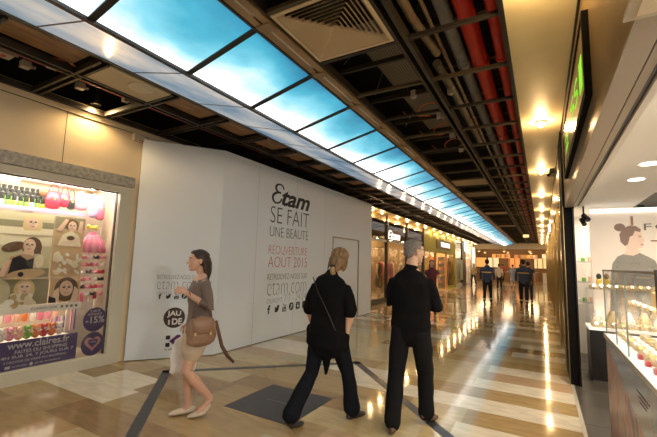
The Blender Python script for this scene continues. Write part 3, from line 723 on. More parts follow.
for r in range(3):
    for k in range(14):
        x, y, z = -5.70 - .14 * r, 1.50 + .062 * k + .02 * r, 2.127 + .068 * r
        c = ('green', 'white', 'green', 'yellow', 'green')[(k + r * 2) % 5]
        if r and k == 0: part('riser', Geo().box((-6.02 + .14 * (2 - r), 1.45, 2.126), (-5.90 + .14 * (2 - r), 2.42, 2.127 + .068 * r)), RK, [o_ for o_ in SC.objects if o_.name == 'display_shelf'][0])
        bottle(x, y, z, GC[c], '%s bottle with a black cap in the %s row on the window top shelf' % (c, ('front', 'middle', 'back')[r]), '%s bottles in the %s row on the top shelf' % (c, ('front', 'middle', 'back')[r]))
def handbag(y, z, c, label, w=.17, h=.15, x=-5.66):
    t = thing('display_handbag', label, 'handbag', (x, y, z))
    part('body', Geo().loft([((x, y, z), .03, w * .5, (1, 0, 0)), ((x, y, z + h * .5), .04, w * .55, (1, 0, 0)), ((x, y, z + h), .02, w * .4, (1, 0, 0))]), c, t, True)
    part('handle', Geo().tube([(x, y + w * .35 * math.cos(a), z + h + .11 * math.sin(a)) for a in [PI * k / 8 for k in range(9)]], .006, n=6), c, t, True)
    part('clasp', Geo().ball((x + .04, y, z + h * .55), .012), GC['yellow'], t)
handbag(2.40, 2.16, GC['red'], 'red handbag, leftmost of the row hanging in the shop window', .17, .20)
handbag(2.53, 2.20, GC['red'], 'second red bag, by the black purse in the shop window', .12, .16)
handbag(2.62, 2.18, GC['black'], 'black purse between red and pink bags in the shop window', .1, .15)
handbag(2.74, 2.19, GC['pink'], 'large pink handbag in the row at the top of the shop window', .19, .14)
handbag(2.92, 2.10, GC['lilac'], 'lilac bag beside the pink pouch at the right of the shop window', .12, .22)
handbag(3.02, 2.08, GC['rose'], 'bright pink pouch at the top right corner of the shop window', .12, .26)
solo('dark_wig', Geo().ball((-5.8, 2.46, 2.34), (.11, .14, .10)).ball((-5.78, 2.36, 2.36), (.07, .08, .07)), GC['brown'], 'dark furry hat at the top of the shop window above the red bags', 'hat', smooth=True)
# vertical hanging rack on the right with tutu, bow and hair clips
t = thing('pegboard', 'white peg strip of hanging accessories at the right end of the shop window', 'rack', (-5.9, 3.0, .2))
part('board', Geo().box((-5.92, 2.82, .2), (-5.90, 3.18, 2.45)), RK, t)
for z in (.75, .98, 1.15, 1.32, 1.49, 1.72, 1.98): part('hook', Geo().box((-5.90, 2.99, z), (-5.70, 3.0, z + .008)), STEEL, t)
def tutu(y, z, c, label):
    t = thing('tutu_skirt', label, 'skirt', (-5.70, y, z - .26))
    part('waistband', Geo().loft([((-5.7, y, z - .02), .03, .07, (1, 0, 0)), ((-5.7, y, z), .03, .07, (1, 0, 0))]), GC['rose'], t, True)
    for k in range(7):
        a = -.14 + .28 * k / 6
        part('ruffle', Geo().loft([((-5.69, y + a * .4, z - .02), .02, .02, (1, 0, 0)), ((-5.66, y + a * .9, z - .14), .03, .032, (1, 0, 0)), ((-5.66, y + a * 1.05, z - .25), .035, .04, (1, 0, 0))], n=8), c if k % 2 else GC['rose'], t, True)
tutu(2.97, 1.85, GC['pink'], 'pink tutu skirt hanging at the right of the shop window')
def bow(y, z, c, label, grp=None, s=.06, x=-5.69):
    g = Geo().loft([((x, y, z), s * .25, s * .3, (1, 0, 0)), ((x, y - s * .8, z + .01), s * .3, s * .55, (1, 0, 0))], n=8).loft([((x, y, z), s * .25, s * .3, (1, 0, 0)), ((x, y + s * .8, z + .01), s * .3, s * .55, (1, 0, 0))], n=8).ball((x + .012, y, z), s * .3, nu=8, nv=6)
    solo('hair_bow', g, c, label, 'hair bow', grp, smooth=True)
bow(2.95, 1.93, GC['yellow'], 'yellow hair bow hanging above the pink tutu', s=.075)
cs = ('rose', 'white', 'black', 'pink', 'red')
for r in range(6):
    for k in range(4):
        c = cs[(r * 3 + k) % 5]
        if r > 5: continue
        bow(2.865 + .085 * k, 1.50 - .105 * r, GC[c], '%s hair bow in the rows hung below the pink tutu' % c, '%s hair bows below the tutu' % c, .058)
# coloured card rack at the left edge
t = thing('card_rack', 'rack of multicoloured jewellery cards at the left edge of the shop window', 'rack', (-5.75, 1.5, .9))
part('board', Geo().box((-5.80, 1.2, .9), (-5.78, 1.79, 2.05)), RK, t)
for r in range(7):
    for k in range(5):
        part('card', Geo().box((-5.775 + .004 * (k % 2), 1.225 + .112 * k, .93 + .158 * r), (-5.765 + .004 * (k % 2), 1.315 + .112 * k, 1.06 + .158 * r)), GC[list(GC)[(r * 5 + k * 3) % len(GC)]], t)
# toys and packs below the photos
t = thing('display_table', 'white display step inside the shop window behind the purple banner', 'shelf', (-5.8, 2.0, .12))
part('top', Geo().box((-6.2, .6, .42), (-5.58, 2.80, .45)), RK, t); part('front', Geo().box((-5.60, .6, .125), (-5.58, 2.80, .42)), RK, t)
def plush(x, y, z, c, label, s=.055):
    t = thing('plush_toy', label, 'toy', (x, y, z))
    part('body', Geo().loft([((x, y, z + s * .9), s * .8, s * .75), ((x, y, z + s * 1.3), s * .6, s * .6)]).ball((x, y, z + s * 2.5), s * .72).ball((x, y - s * .55, z + s * 3.1), s * .28).ball((x, y + s * .55, z + s * 3.1), s * .28).loft([((x + s * .4, y - s * .6, z + s * 1.6), s * .25, s * .25), ((x + s * .7, y - s * .9, z + s * .9), s * .22, s * .22)]).loft([((x + s * .4, y + s * .6, z + s * 1.6), s * .25, s * .25), ((x + s * .7, y + s * .9, z + s * .9), s * .22, s * .22)]), c, t, True)
    part('muzzle', Geo().ball((x + s * .6, y, z + s * 2.35), (s * .25, s * .3, s * .22)), GC['white'], t, True)
for i, (y, c, pos) in enumerate(((1.93, 'brown', 'beside the dark upright'), (2.02, 'white', 'second from the left'), (2.11, 'pink', 'third from the left'), (2.2, 'peach', 'fourth from the left'), (2.29, 'green', 'behind the web address'), (2.38, 'orange', 'first orange one'), (2.47, 'red', 'between the orange ones'), (2.56, 'orange', 'second orange one'), (2.65, 'white', 'rightmost'))):
    plush(-5.68, y, .452, GC[c], '%s plush toy on the step in the shop window, %s' % (c, pos))
for i in range(10):
    y = 1.9 + .09 * i; c = ('orange', 'red', 'white', 'pink', 'peach', 'orange', 'white', 'rose', 'pink', 'peach')[i]
    solo('accessory_pack', Geo().loft([((-5.95, y, .66), .025, .035, (1, 0, 0)), ((-5.95, y, .72), .03, .04, (1, 0, 0)), ((-5.95, y, .785), .01, .02, (1, 0, 0))], n=8), GC[c], '%s pack hanging in the row just above the plush toys' % c, 'pack', '%s packs above the plush toys' % c, True)
solo('hanging_rail', Geo().tube([(-5.95, 1.2, .80), (-5.95, 2.8, .80)], .008, n=8), STEEL, 'thin rail carrying small packs inside the shop window below the photos', 'rail')
solo('dark_upright', Geo().box((-5.66, 1.86, .45), (-5.62, 1.91, .79)), GC['black'], 'dark upright post inside the shop window by the purple banner', 'post')
for k in range(9):
    y = 2.80 + .022 * k if k < 3 else 2.56 + .03 * (k - 3); c = ('pink', 'white', 'purple')[k % 3]
    solo('gift_tube', Geo().box((-5.74, y, .50), (-5.72, y + .018, .80 if k < 3 else .70)), GC[c], '%s striped gift tube beside the stickers in the shop window' % c, 'gift tube', '%s gift tubes' % c)
for i in range(5):
    solo('pink_packet', Geo().box((-5.78, 2.85 + .06 * i, .90 - .04 * (i % 2)), (-5.75, 2.895 + .06 * i, .985)), GC[('pink', 'rose', 'peach', 'white', 'red')[i]], '%s packet above the discount sticker in the shop window' % ('pink', 'deep pink', 'peach', 'white', 'red')[i], 'packet')

# ------------------------------------------------------------------ white hoarding around the closed shop
HY0, HY1, HZ = 4.40, 10.68, 3.36
hd = thing('hoarding', 'tall white hoarding with shop lettering closing off the shop being rebuilt', 'hoarding', (-4.9, 7.5, 0))
DY0, DY1, DZ = 8.21, 9.74, 2.16
part('front_panel', Geo().box((XH - .05, HY0, .012), (XH, DY0, HZ)).box((XH - .05, DY0, DZ), (XH, DY1, HZ)).box((XH - .05, DY1, .012), (XH, HY1, HZ)), HOARD, hd)
A0 = Vector((XL + .045, 3.40, 0)); A1 = Vector((XH, HY0, 0)); T = (A1 - A0).normalized(); N = Vector((T.y, -T.x, 0)); LEN = (A1 - A0).length
gp = Geo(); q = [A0, A1, A1 - N * .05, A0 - N * .05]
gp.add([p + Vector((0, 0, .012)) for p in q] + [p + Vector((0, 0, HZ)) for p in q], [(3, 2, 1, 0), (4, 5, 6, 7), (0, 1, 5, 4), (1, 2, 6, 5), (2, 3, 7, 6), (3, 0, 4, 7)])
part('side_panel', gp, HOARD, hd)
part('end_panel', Geo().box((-5.38, HY1 - .05, .012), (XH - .05, HY1, HZ)), HOARD, hd)
dr = part('door', Geo().box((XH - .05, DY0 + .008, .012), (XH - .012, DY1 - .008, DZ - .008)), HOARD, hd)
part('door_edge', Geo().box((XH - .01, DY0 - .012, .012), (XH + .012, DY0 + .012, DZ)).box((XH - .01, DY1 - .012, .012), (XH + .012, DY1 + .012, DZ)).box((XH - .01, DY0, DZ - .012), (XH + .012, DY1, DZ + .012)), mat('door_trim', (.30, .24, .16), .5), dr)
SEAMH = mat('panel_seam', (.46, .46, .45), .6)
for y in (5.3, 6.55, 7.8): part('panel_joint', Geo().box((XH, y - .003, .012), (XH + .0012, y + .003, HZ)), SEAMH, hd)
U2 = (0, 1, 0)
def H(name, s, y0, z0, w, h, m, **k): return lettering(name, s, w, h, (XH, y0, z0), U2, (0, 0, 1), m, hd, depth=.002, **k)
# brush script name: a curly epsilon-like capital followed by slanted letters
def stroke(pts, w, O, u, v, m, name='lettering', d=.002):
    """thick pen stroke along a smooth path, flat on the panel"""
    n = len(pts); P = []
    for i in range(n - 1):
        p0, p1, p2, p3 = [Vector(pts[max(0, min(n - 1, j))]) for j in (i - 1, i, i + 1, i + 2)]
        for k in range(8):
            t = k / 8; P.append(.5 * ((2 * p1) + (p2 - p0) * t + (2 * p0 - 5 * p1 + 4 * p2 - p3) * t * t + (3 * p1 - p0 - 3 * p2 + p3) * t ** 3))
    P.append(Vector(pts[-1])); O, u, v = Vector(O), Vector(u).normalized(), Vector(v).normalized(); nr = u.cross(v)
    vs = []; fs = []; N_ = len(P)
    for i, p in enumerate(P):
        t = (P[min(i + 1, N_ - 1)] - P[max(i - 1, 0)]).normalized(); nn = Vector((-t.y, t.x))
        ww = w * (.55 + .45 * abs(t.y)) * (.6 + .4 * math.sin(PI * (i + 1) / (N_ + 1)))
        for s in (-1, 1):
            q_ = p + nn * ww * s; vs.append(O + u * q_.x + v * q_.y + nr * d)
    for i in range(N_ - 1): fs.append((2 * i, 2 * i + 1, 2 * i + 3, 2 * i + 2))
    return Geo().add(vs, fs, m)
E_ = stroke([(.40, .31), (.33, .385), (.20, .385), (.13, .31), (.19, .235), (.29, .225), (.18, .215), (.06, .15), (.05, .06), (.14, .0), (.27, .03), (.34, .11)], .034, (XH, 5.68, 2.68), U2, (0, 0, 1), INK)
part('lettering', E_, None, hd)
H('lettering', 'tam', 6.02, 2.655, 1.06, .33, INK, shear=.32, offset=.028)
H('lettering', 'SE FAIT', 5.68, 2.275, 1.38, .325, INK, offset=-.018)
H('lettering', 'UNE BEAUTÉ', 5.68, 2.00, 1.37, .255, INK, offset=-.020)
H('lettering', 'RÉOUVERTURE', 5.67, 1.655, 1.36, .215, PINK, offset=-.022)
H('lettering', 'AOÛT 2015', 5.67, 1.39, 1.37, .275, PINK, offset=-.020)
H('lettering', 'RETROUVEZ-NOUS SUR', 5.67, 1.15, 1.38, .115, GREYINK, offset=-.015)
H('lettering', 'etam.com', 5.68, .85, 1.36, .25, GREYINK, offset=-.027)
H('lettering', 'ouvert 7/7 - 24/24', 5.68, .69, 1.36, .145, GREYINK, offset=-.027)
def icons(O, u, s, step, n, parent):
    """row of social icons: letter f, bird, tube, pin, camera, square"""
    O = Vector(O); u = Vector(u).normalized(); v = Vector((0, 0, 1)); nr = u.cross(v); IW = HOARD
    for k in range(n):
        o = O + u * (step * k) + nr * .001
        if k == 0: lettering('icon', 'f', s * .5, s, o + u * s * .2, u, v, INK, parent, offset=.03)
        elif k == 1:
            P = [(0, .28), (.22, .30), (.05, .52), (.16, .5), (.04, .78), (.3, .62), (.48, .60), (.5, .8), (.66, .92), (.84, .84), (1, .88), (.9, .72), (.86, .45), (.7, .18), (.4, .05), (.15, .1)]
            part('icon', Geo().prism([(a * s, b * s) for a, b in P], o, u, v, .002, INK), None, parent)
        elif k == 2:
            g = Geo().prism([(.1 * s, 0), (.9 * s, 0), (.9 * s, .5 * s), (.1 * s, .5 * s)], o, u, v, .002, INK); part('icon', g, None, parent)
            lettering('icon', 'You', s * .7, s * .42, o + u * s * .15 + v * s * .56, u, v, INK, parent)
            lettering('icon', 'Tube', s * .62, s * .3, o + u * s * .19 + v * s * .1 + nr * .002, u, v, IW, parent)
        elif k == 3:
            part('icon', Geo().prism(ell(.5 * s, .5 * s, .5 * s, .5 * s, 24), o, u, v, .002, INK), None, parent)
            lettering('icon', 'p', s * .4, s * .62, o + u * s * .32 + v * s * .16 + nr * .002, u, v, IW, parent, shear=.2, offset=.02)
        else:
            P = [(.05, .15), (.15, .05), (.85, .05), (.95, .15), (.95, .85), (.85, .95), (.15, .95), (.05, .85)]
            part('icon', Geo().prism([(a * s, b * s) for a, b in P], o, u, v, .002, INK), None, parent)
            if k == 4: part('icon', Geo().prism(ell(.5 * s, .42 * s, .2 * s, .2 * s, 16), o + nr * .002, u, v, .001, IW).prism([(.15 * s, .72 * s), (.85 * s, .72 * s), (.85 * s, .76 * s), (.15 * s, .76 * s)], o + nr * .002, u, v, .001, IW), None, parent)
            else: part('icon', Geo().prism([(.25 * s, .2 * s), (.45 * s, .2 * s), (.8 * s, .8 * s), (.6 * s, .8 * s)], o + nr * .002, u, v, .001, IW), None, parent)
icons((XH + .001, 5.68, .50), U2, .165, .243, 6, hd)
# the slanting side panel carries the same lines and two round logos
def S(s, t0, z0, w, h, m, **k): return lettering('lettering', s, w, h, A0 + T * t0 + Vector((0, 0, z0)), T, (0, 0, 1), m, hd, depth=.002, **k)
S('RETROUVEZ-NOUS SUR', .355, 1.20, .60, .065, GREYINK, offset=-.015)
S('etam.com', .36, 1.045, .62, .125, GREYINK, offset=-.027)
S('ouvert 7/7 - 24/24', .37, .965, .60, .065, GREYINK, offset=-.027)
icons(A0 + T * .375 + N * .001 + Vector((0, 0, .895)), T, .085, .115, 6, hd)
O = A0 + T * .64 + Vector((0, 0, .61)) + N * .001
part('round_logo', Geo().prism(ell(0, 0, .155, .155, 36), O, T, (0, 0, 1), .002), mat('logo_brown', (.045, .018, .012), .5), hd)
lettering('lettering', 'JAU', .20, .10, O - T * .105 + Vector((0, 0, .005)) + N * .002, T, (0, 0, 1), WHITE, hd, offset=.03)
lettering('lettering', 'DE', .145, .095, O - T * .03 + Vector((0, 0, -.105)) + N * .002, T, (0, 0, 1), WHITE, hd, offset=.03)
part('logo_bar', Geo().prism([(-.085, -.105), (-.06, -.105), (-.06, -.03), (-.085, -.03)], O + N * .002, T, (0, 0, 1), .001), WHITE, hd)
O = A0 + T * .54 + Vector((0, 0, .175)) + N * .001
part('logo_square', Geo().prism([(0, .11), (.06, .11), (.06, .17), (0, .17)], O, T, (0, 0, 1), .002), INK, hd)
part('logo_square', Geo().prism([(0, 0), (.06, 0), (.06, .06), (0, .06)], O, T, (0, 0, 1), .002), INK, hd)
part('logo_arm', Geo().prism([(.05, .085), (.165, .18), (.21, .165), (.21, .145), (.12, .085), (.12, .08)], O, T, (0, 0, 1), .002), mat('logo_violet', (.10, .012, .13), .5), hd)
part('logo_arm', Geo().prism([(.05, .085), (.12, .085), (.21, .02), (.21, 0), (.165, -.012)], O, T, (0, 0, 1), .002), mat('logo_violet_dark', (.06, .01, .085), .5), hd)
S('KLEPIERRE', .535, .125, .21, .028, INK)

# ------------------------------------------------------------------ shops on the left beyond the hoarding
XS = -5.36
DKF = mat('shop_frame_dark', (.05, .035, .025), .4)
GRN = mat('olive_fascia', (.48, .46, .03), .5)
WOOD = mat('shop_wood', (.36, .20, .09), .5, noise_amt=.2)
struct('trim_8', Geo().box((XS, 10.7, 3.42), (-4.95, YE, 3.46), mat('soffit_cream', (.55, .42, .22), .35, .3)))
struct('wall_left_far', Geo().box((XS - .25, 10.7, 3.2), (XS - .02, YE, 3.9), BRONZE).box((-7.6, 10.7, 0), (-7.5, YE + 9, 3.6), mat('shop_back', (.52, .37, .20), .6)))
LB = 'pairs of bulbs under the left soffit'
for y in (12.0, 12.9, 14.6, 15.9, 17.5, 18.9, 20.6, 22.2, 24.0, 25.8, 27.6, 29.5, 31.5, 33.5, 35.3):
    bulb(-5.14, y, 3.42, 'warm bulb under the soffit along the left shop fronts', 'bulbs under the left soffit', 11, .05)
def post(y, m=DKF, w=.07, z=3.42, name='trim'): pass
TN = [40]
def mull(y, w=.08, m=DKF, z0=0, z1=3.42, x0=XS - .1, x1=XS + .02):
    struct('trim_%d' % TN[0], Geo().box((x0, y - w / 2, z0), (x1, y + w / 2, z1), m)); TN[0] += 1
# dark fashion shop
for y in (10.78, 14.05, 16.6, 19.3): mull(y)
for y0, y1 in ((10.82, 14.01), (14.09, 16.56), (16.64, 19.26)):
    w_ = struct('window_%d' % TN[0], Geo().box((XS - .05, y0, .18), (XS - .04, y1, 3.40)), GLV); TN[0] += 1
    struct('window_sill', Geo().box((XS - .09, y0, 0), (XS, y1, .18), DKF), parent=w_)
    struct('transom', Geo().box((XS - .08, y0, 2.36), (XS - .01, y1, 2.44), mat('transom_grey', (.4, .42, .42), .35)), parent=w_)
struct('shop_bulkhead', Geo().box((XS - .5, 10.82, 2.5), (XS - .4, 19.26, 3.42), mat('bulkhead_brown', (.16, .09, .045), .5)))
t = thing('shop_name_sign', 'small white lit script sign hung in the dark shop front just beyond the hoarding', 'sign', (XS, 14.7, 2.5))
part('backplate', Geo().box((XS - .03, 14.0, 2.47), (XS - .015, 15.7, 2.9)), mat('sign_back', (.10, .05, .03), .5), t)
lettering('lettering', 'Etam', 1.5, .36, (XS - .012, 14.08, 2.5), (0, 1, 0), (0, 0, 1), emis('neon_white', (1, .97, .9), 1.3), t, shear=.3, offset=.012, depth=.02)
# olive shop
mull(19.42, .16, GRN); mull(27.35, .2, GRN)
struct('trim_9', Geo().box((XS - .1, 19.5, 2.2), (XS + .03, 27.25, 3.42), GRN))
t = thing('shop_fascia_sign', 'white lit name board on the olive green fascia', 'sign', (XS + .03, 23.6, 2.4))
part('board', Geo().box((XS + .03, 21.9, 2.46), (XS + .08, 25.5, 3.0)), mat('board_dark', (.2, .18, .06), .5), t)
lettering('lettering', 'YVES ROCHER', 2.5, .30, (XS + .081, 22.75, 2.58), (0, 1, 0), (0, 0, 1), emis('neon_white', (1, .97, .9), 1.7), t, offset=.03, depth=.02)
for y in (21.9, 24.7): mull(y, .1, WOOD, 0, 2.2)
w_ = struct('window_%d' % TN[0], Geo().box((XS - .05, 19.5, .15), (XS - .04, 21.85, 2.2)), GLV); struct('window_sill', Geo().box((XS - .09, 19.5, 0), (XS, 21.85, .15), WOOD), parent=w_); TN[0] += 1
w_ = struct('window_%d' % TN[0], Geo().box((XS - .05, 24.75, .15), (XS - .04, 27.25, 2.2)), GLV); struct('window_sill', Geo().box((XS - .09, 24.75, 0), (XS, 27.25, .15), GRN), parent=w_); TN[0] += 1
# pale shop, dark pier, white shops to the end
mull(30.3, .5, BLACKM)
w_ = struct('window_%d' % TN[0], Geo().box((XS - .05, 27.45, .15), (XS - .04, 30.05, 3.40)), GLV); struct('window_sill', Geo().box((XS - .09, 27.45, 0), (XS, 30.05, .15), WHITE), parent=w_); TN[0] += 1
t = thing('pier_logo', 'round white glowing logo high on the dark pier past the olive shop', 'sign', (XS + .05, 30.9, 2.7))
part('disc', Geo().tube([(XS + .03, 31.1, 3.0), (XS + .10, 31.1, 3.0)], .42, n=24), emis('neon_white', (1, .97, .9), 1.7), t)
part('mount', Geo().box((XS - .02, 30.9, 2.8), (XS + .03, 31.3, 3.2)), BLACKM, t)
struct('wall_left_end', Geo().box((XS - .1, 30.55, 0), (XS, 31.7, 3.42), BLACKM))
mull(34.4, .4, WHITE); mull(36.6, .5, WHITE)
w_ = struct('window_%d' % TN[0], Geo().box((XS - .05, 31.75, .1), (XS - .04, 34.2, 3.40)), GLV); struct('window_sill', Geo().box((XS - .09, 31.75, 0), (XS, 34.2, .1), WHITE), parent=w_); TN[0] += 1
struct('green_board', Geo().box((XS + .02, 29.2, .4), (XS + .06, 30.0, 1.9), mat('board_palegreen', (.5, .6, .4), .5)))
# dividing walls between those shops and what is in them
for y, c in ((10.66, (.5, .36, .2)), (19.36, (.5, .36, .2)), (27.3, (.6, .5, .3)), (30.4, (.6, .55, .5)), (36.8, (.6, .5, .4))):
    struct('trim_%d' % TN[0], Geo().box((-7.5, y - .04, 0), (XS - .12, y + .04, 3.42), mat('divider_%d' % int(y), c, .6))); TN[0] += 1
struct('shop_ceiling', Geo().box((-7.5, 10.7, 3.42), (XS - .1, YE, 3.46), WHITE))
struct('shop_bay_floor', Geo().box((-7.5, 10.7, .0), (XS - .1, YE, .02), STONE[1]))
for y, p_, c in ((12.5, 55, (1, .70, .38)), (17, 55, (1, .70, .38)), (21.5, 60, (1, .66, .34)), (25, 60, (1, .62, .3)), (28.8, 75, (1, .85, .65)), (33, 110, (1, .86, .68)), (35.6, 70, (1, .86, .68))):
    light('shop_light', 'AREA', (-6.4, y, 3.38), p_ * 2.2, c, 1.2, sy=2.2)
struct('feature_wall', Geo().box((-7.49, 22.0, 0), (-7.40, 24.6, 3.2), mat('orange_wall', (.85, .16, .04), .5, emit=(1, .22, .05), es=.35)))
t = thing('light_column', 'glowing orange light strip inside the doorway of the olive shop', 'lamp', (-6.1, 24.0, 0))
part('strip', Geo().box((-6.15, 23.8, .3), (-6.05, 24.2, 2.1)), emis('orange_glow', (1, .25, .06), 1.5), t); part('base', Geo().box((-6.2, 23.75, .02), (-6.0, 24.25, .3)), WOOD, t)
# shelves with goods inside the olive and pale shops, mannequins in the dark one
def shelf_unit(x, y0, y1, z1, label, cols, sh=5):
    t = thing('shop_shelving', label, 'shelving', (x, (y0 + y1) / 2, .02))
    part('back', Geo().box((x - .02, y0, .02), (x, y1, z1)), WHITE, t)
    for k in range(sh):
        z = .3 + (z1 - .4) * k / (sh - 1)
        part('shelf', Geo().box((x, y0, z), (x + .3, y1, z + .02)), RK, t)
    for k in range(sh):
        z = .32 + (z1 - .4) * k / (sh - 1); n = max(3, int((y1 - y0) / .22))
        for j in range(n):
            y = y0 + .08 + (y1 - y0 - .16) * j / n; h = random.uniform(.12, .24)
            solo('shop_product', Geo().loft([((x + .15, y, z + .004), .04, .05), ((x + .15, y, z + h * .7), .04, .05), ((x + .15, y, z + h), .015, .02)], n=8, cap=.08), GC[random.choice(cols)], 'small product standing on the far shelves behind the left shop windows', 'product', 'products on the far shelves', True)
    return t
shelf_unit(-6.3, 20.0, 21.7, 2.1, 'white shelving with products behind the left window of the olive shop', ['yellow', 'orange', 'white', 'green'])
shelf_unit(-6.0, 24.9, 27.0, 2.1, 'white shelving with products behind the right window of the olive shop', ['white', 'peach', 'pink', 'yellow'])
shelf_unit(-6.0, 27.6, 29.9, 2.6, 'white shelving with pale boxes in the shop past the olive one', ['white', 'peach', 'lilac'])
shelf_unit(-6.1, 31.8, 34.1, 2.6, 'white shelving in the bright shop past the dark pier', ['white', 'peach', 'yellow'])
def mannequin(x, y, c, label, c2=None):
    t = thing('mannequin', label, 'mannequin', (x, y, .02))
    part('figure', Geo().loft([((x, y, 1.50), .045, .05), ((x, y, 1.60), .05, .05)]).ball((x, y, 1.70), (.085, .075, .115)).loft([((x, y - .17, 1.44), .045, .045), ((x, y - .24, 1.15), .035, .035), ((x + .05, y - .22, .88), .03, .03)]).loft([((x, y + .17, 1.44), .045, .045), ((x, y + .24, 1.15), .035, .035), ((x + .05, y + .22, .88), .03, .03)]).loft([((x, y - .08, .85), .07, .07), ((x, y - .09, .5), .05, .05), ((x, y - .09, .07), .035, .035)]).loft([((x, y + .08, .85), .07, .07), ((x, y + .09, .5), .05, .05), ((x, y + .09, .07), .035, .035)]), mat('mannequin_skin', (.66, .52, .38), .4), t, True)
    part('dress', Geo().loft([((x, y, .62), .17, .2), ((x, y, .95), .14, .18), ((x, y, 1.1), .11, .13), ((x, y, 1.3), .13, .17), ((x, y, 1.45), .10, .16), ((x, y, 1.50), .06, .08)]), c, t, True)
    part('plinth', Geo().lathe((x, y, .0), [(.22, .02), (.22, .045), (.2, .05)]), STEEL, t, True)
mannequin(-5.85, 13.45, GC['peach'], 'mannequin in a peach dress in the dark shop window right behind the hoarding')
mannequin(-5.9, 14.55, GC['black'], 'mannequin in a black dress in the dark shop window')
mannequin(-5.85, 15.6, GC['rose'], 'mannequin in a rose dress in the dark shop window')
mannequin(-5.85, 17.2, GC['white'], 'mannequin in a white dress in the dark shop window')
mannequin(-5.85, 18.5, GC['brown'], 'mannequin in a brown dress next to the olive shop')
for y, c, lab in ((12.2, 'white', 'rail of white clothes at the back of the dark shop'), (15.2, 'pink', 'rail of pink clothes at the back of the dark shop'), (17.9, 'red', 'rail of red clothes at the back of the dark shop')):
    t = thing('clothes_rail', lab, 'clothes rail', (-6.9, y, .02))
    part('rail', Geo().tube([(-6.9, y - .9, .02), (-6.9, y - .9, 1.6), (-6.9, y + .9, 1.6), (-6.9, y + .9, .02)], .018, n=8), STEEL, t)
    for k in range(12):
        yy = y - .8 + .14 * k
        part('garment', Geo().loft([((-6.9, yy, .75), .22, .04), ((-6.9, yy, 1.2), .19, .035), ((-6.9, yy, 1.5), .17, .03), ((-6.9, yy, 1.58), .03, .02)], n=10), GC[(c, 'peach', 'white')[k % 3]], t, True)
for i, (y, lab) in enumerate(((12, 'first'), (13.1, 'second'), (15.0, 'third'), (17.3, 'fourth'))):
    solo('shop_downlight', Geo().lathe((-5.75, y, 3.0), [(.03, 0), (.06, .01), (.06, .12), (.02, .16), (.02, .42)]), emis('downlight_warm', (1, .8, .5), 4.), 'small spotlight hanging inside the dark shop front, %s from the hoarding' % lab, 'lamp', smooth=True)

# ------------------------------------------------------------------ end of the gallery and the food hall behind it
CRM = mat('end_beam_cream', (.62, .54, .42), .5)
struct('wall_far', Geo().box((-7.6, YE - .2, 3.05), (XR + .2, YE, 3.62), CRM))
struct('ceiling_far', Geo().box((-7.6, YE, 3.62), (5, 47.2, 3.7), mat('hall_ceiling', (.30, .2, .1), .6)))
struct('wall_end', Geo().box((-7.6, 47, 0), (5, 47.1, 3.7), mat('hall_wall', (.34, .21, .11), .6)))
struct('wall_end_right', Geo().box((XR + 4, YE, 0), (XR + 4.1, 47, 3.7), mat('hall_wall', (.34, .21, .11), .6)))
struct('hall_floor', Geo().box((XR, 36.9, -.1), (XR + 4.1, 47.1, 0), STONE[1]))
for x, y in ((-5.5, 40), (-3.2, 40), (-1, 40), (1.5, 40), (-5.5, 44.5), (-3.2, 44.5), (-1, 44.5), (1.5, 44.5)):
    t = thing('hall_lamp', 'warm hanging lamp in the food hall at the far end', 'lamp', (x, y, 2.95), group='hanging lamps in the far hall')
    part('shade', Geo().lathe((x, y, 2.95), [(.20, 0), (.10, .16), (.03, .2)]), GOLD, t, True); part('globe', Geo().ball((x, y, 2.96), .09), emis('hall_glow', (1, .66, .32), 2.2), t, True)
    part('cord', Geo().tube([(x, y, 3.14), (x, y, 3.62)], .01, n=6), BLACKM, t)
    light('hall_light', 'POINT', (x, y, 2.8), 42, (1, .70, .40), .6, parent=t)
def stall(x0, x1, y, c, lab, fc):
    t = thing('food_stall', lab, 'market stall', ((x0 + x1) / 2, y, 0))
    part('counter', Geo().box((x0, y, 0), (x1, y + .8, .9), bev=.02), c, t); part('display_glass', Geo().box((x0 + .05, y + .02, .92), (x1 - .05, y + .6, 1.25)), GL, t)
    part('worktop', Geo().box((x0 - .03, y - .03, .9), (x1 + .03, y + .85, .94)), WHITE, t)
    part('header', Geo().box((x0, y + .1, 2.35), (x1, y + .2, 2.75)), fc, t)
    for x in (x0 + .05, x1 - .05): part('post', Geo().box((x - .04, y + .1, .94), (x + .04, y + .18, 2.35)), WOOD, t)
    for k in range(7): part('menu_panel', Geo().box((x0 + .1 + (x1 - x0 - .2) * k / 7, y + .09, 2.4), (x0 + .1 + (x1 - x0 - .2) * (k + .8) / 7, y + .1, 2.7)), (fc, GC['orange'], WHITE, GC['yellow'])[k % 4], t)
stall(-4.6, -2.9, 43, WOOD, 'brown food stall with an orange header, left of three at the far end', mat('header_orange', (.8, .3, .08), .5, emit=(1, .4, .1), es=.9))
stall(-2.6, -.4, 44.5, WOOD, 'food stall with a warm brown header, middle of three at the far end', mat('header_brown', (.6, .28, .1), .5, emit=(1, .45, .15), es=.35))
stall(.0, 2.6, 41, WHITE, 'white bakery stall with yellow goods, right of three at the far end', mat('header_yellow', (.8, .5, .15), .5, emit=(1, .7, .4), es=.9))
for k, (x, c, lab) in enumerate(((-6.2, (1, .45, .12), 'orange'), (-4.9, (1, .75, .4), 'cream'), (-2.75, (1, .35, .1), 'deep orange'), (-.2, (1, .7, .3), 'amber'), (2.9, (1, .9, .75), 'white'))):
    t = thing('menu_board', '%s lit menu board on the end wall of the far food hall' % lab, 'menu board', (x, 46.95, 1.3))
    part('frame', Geo().box((x - .62, 46.93, 1.3), (x + .62, 46.99, 2.5)), DKF, t); part('lit_face', Geo().box((x - .56, 46.92, 1.36), (x + .56, 46.93, 2.44)), emis('board_' + lab.replace(' ', '_'), c, .9), t)
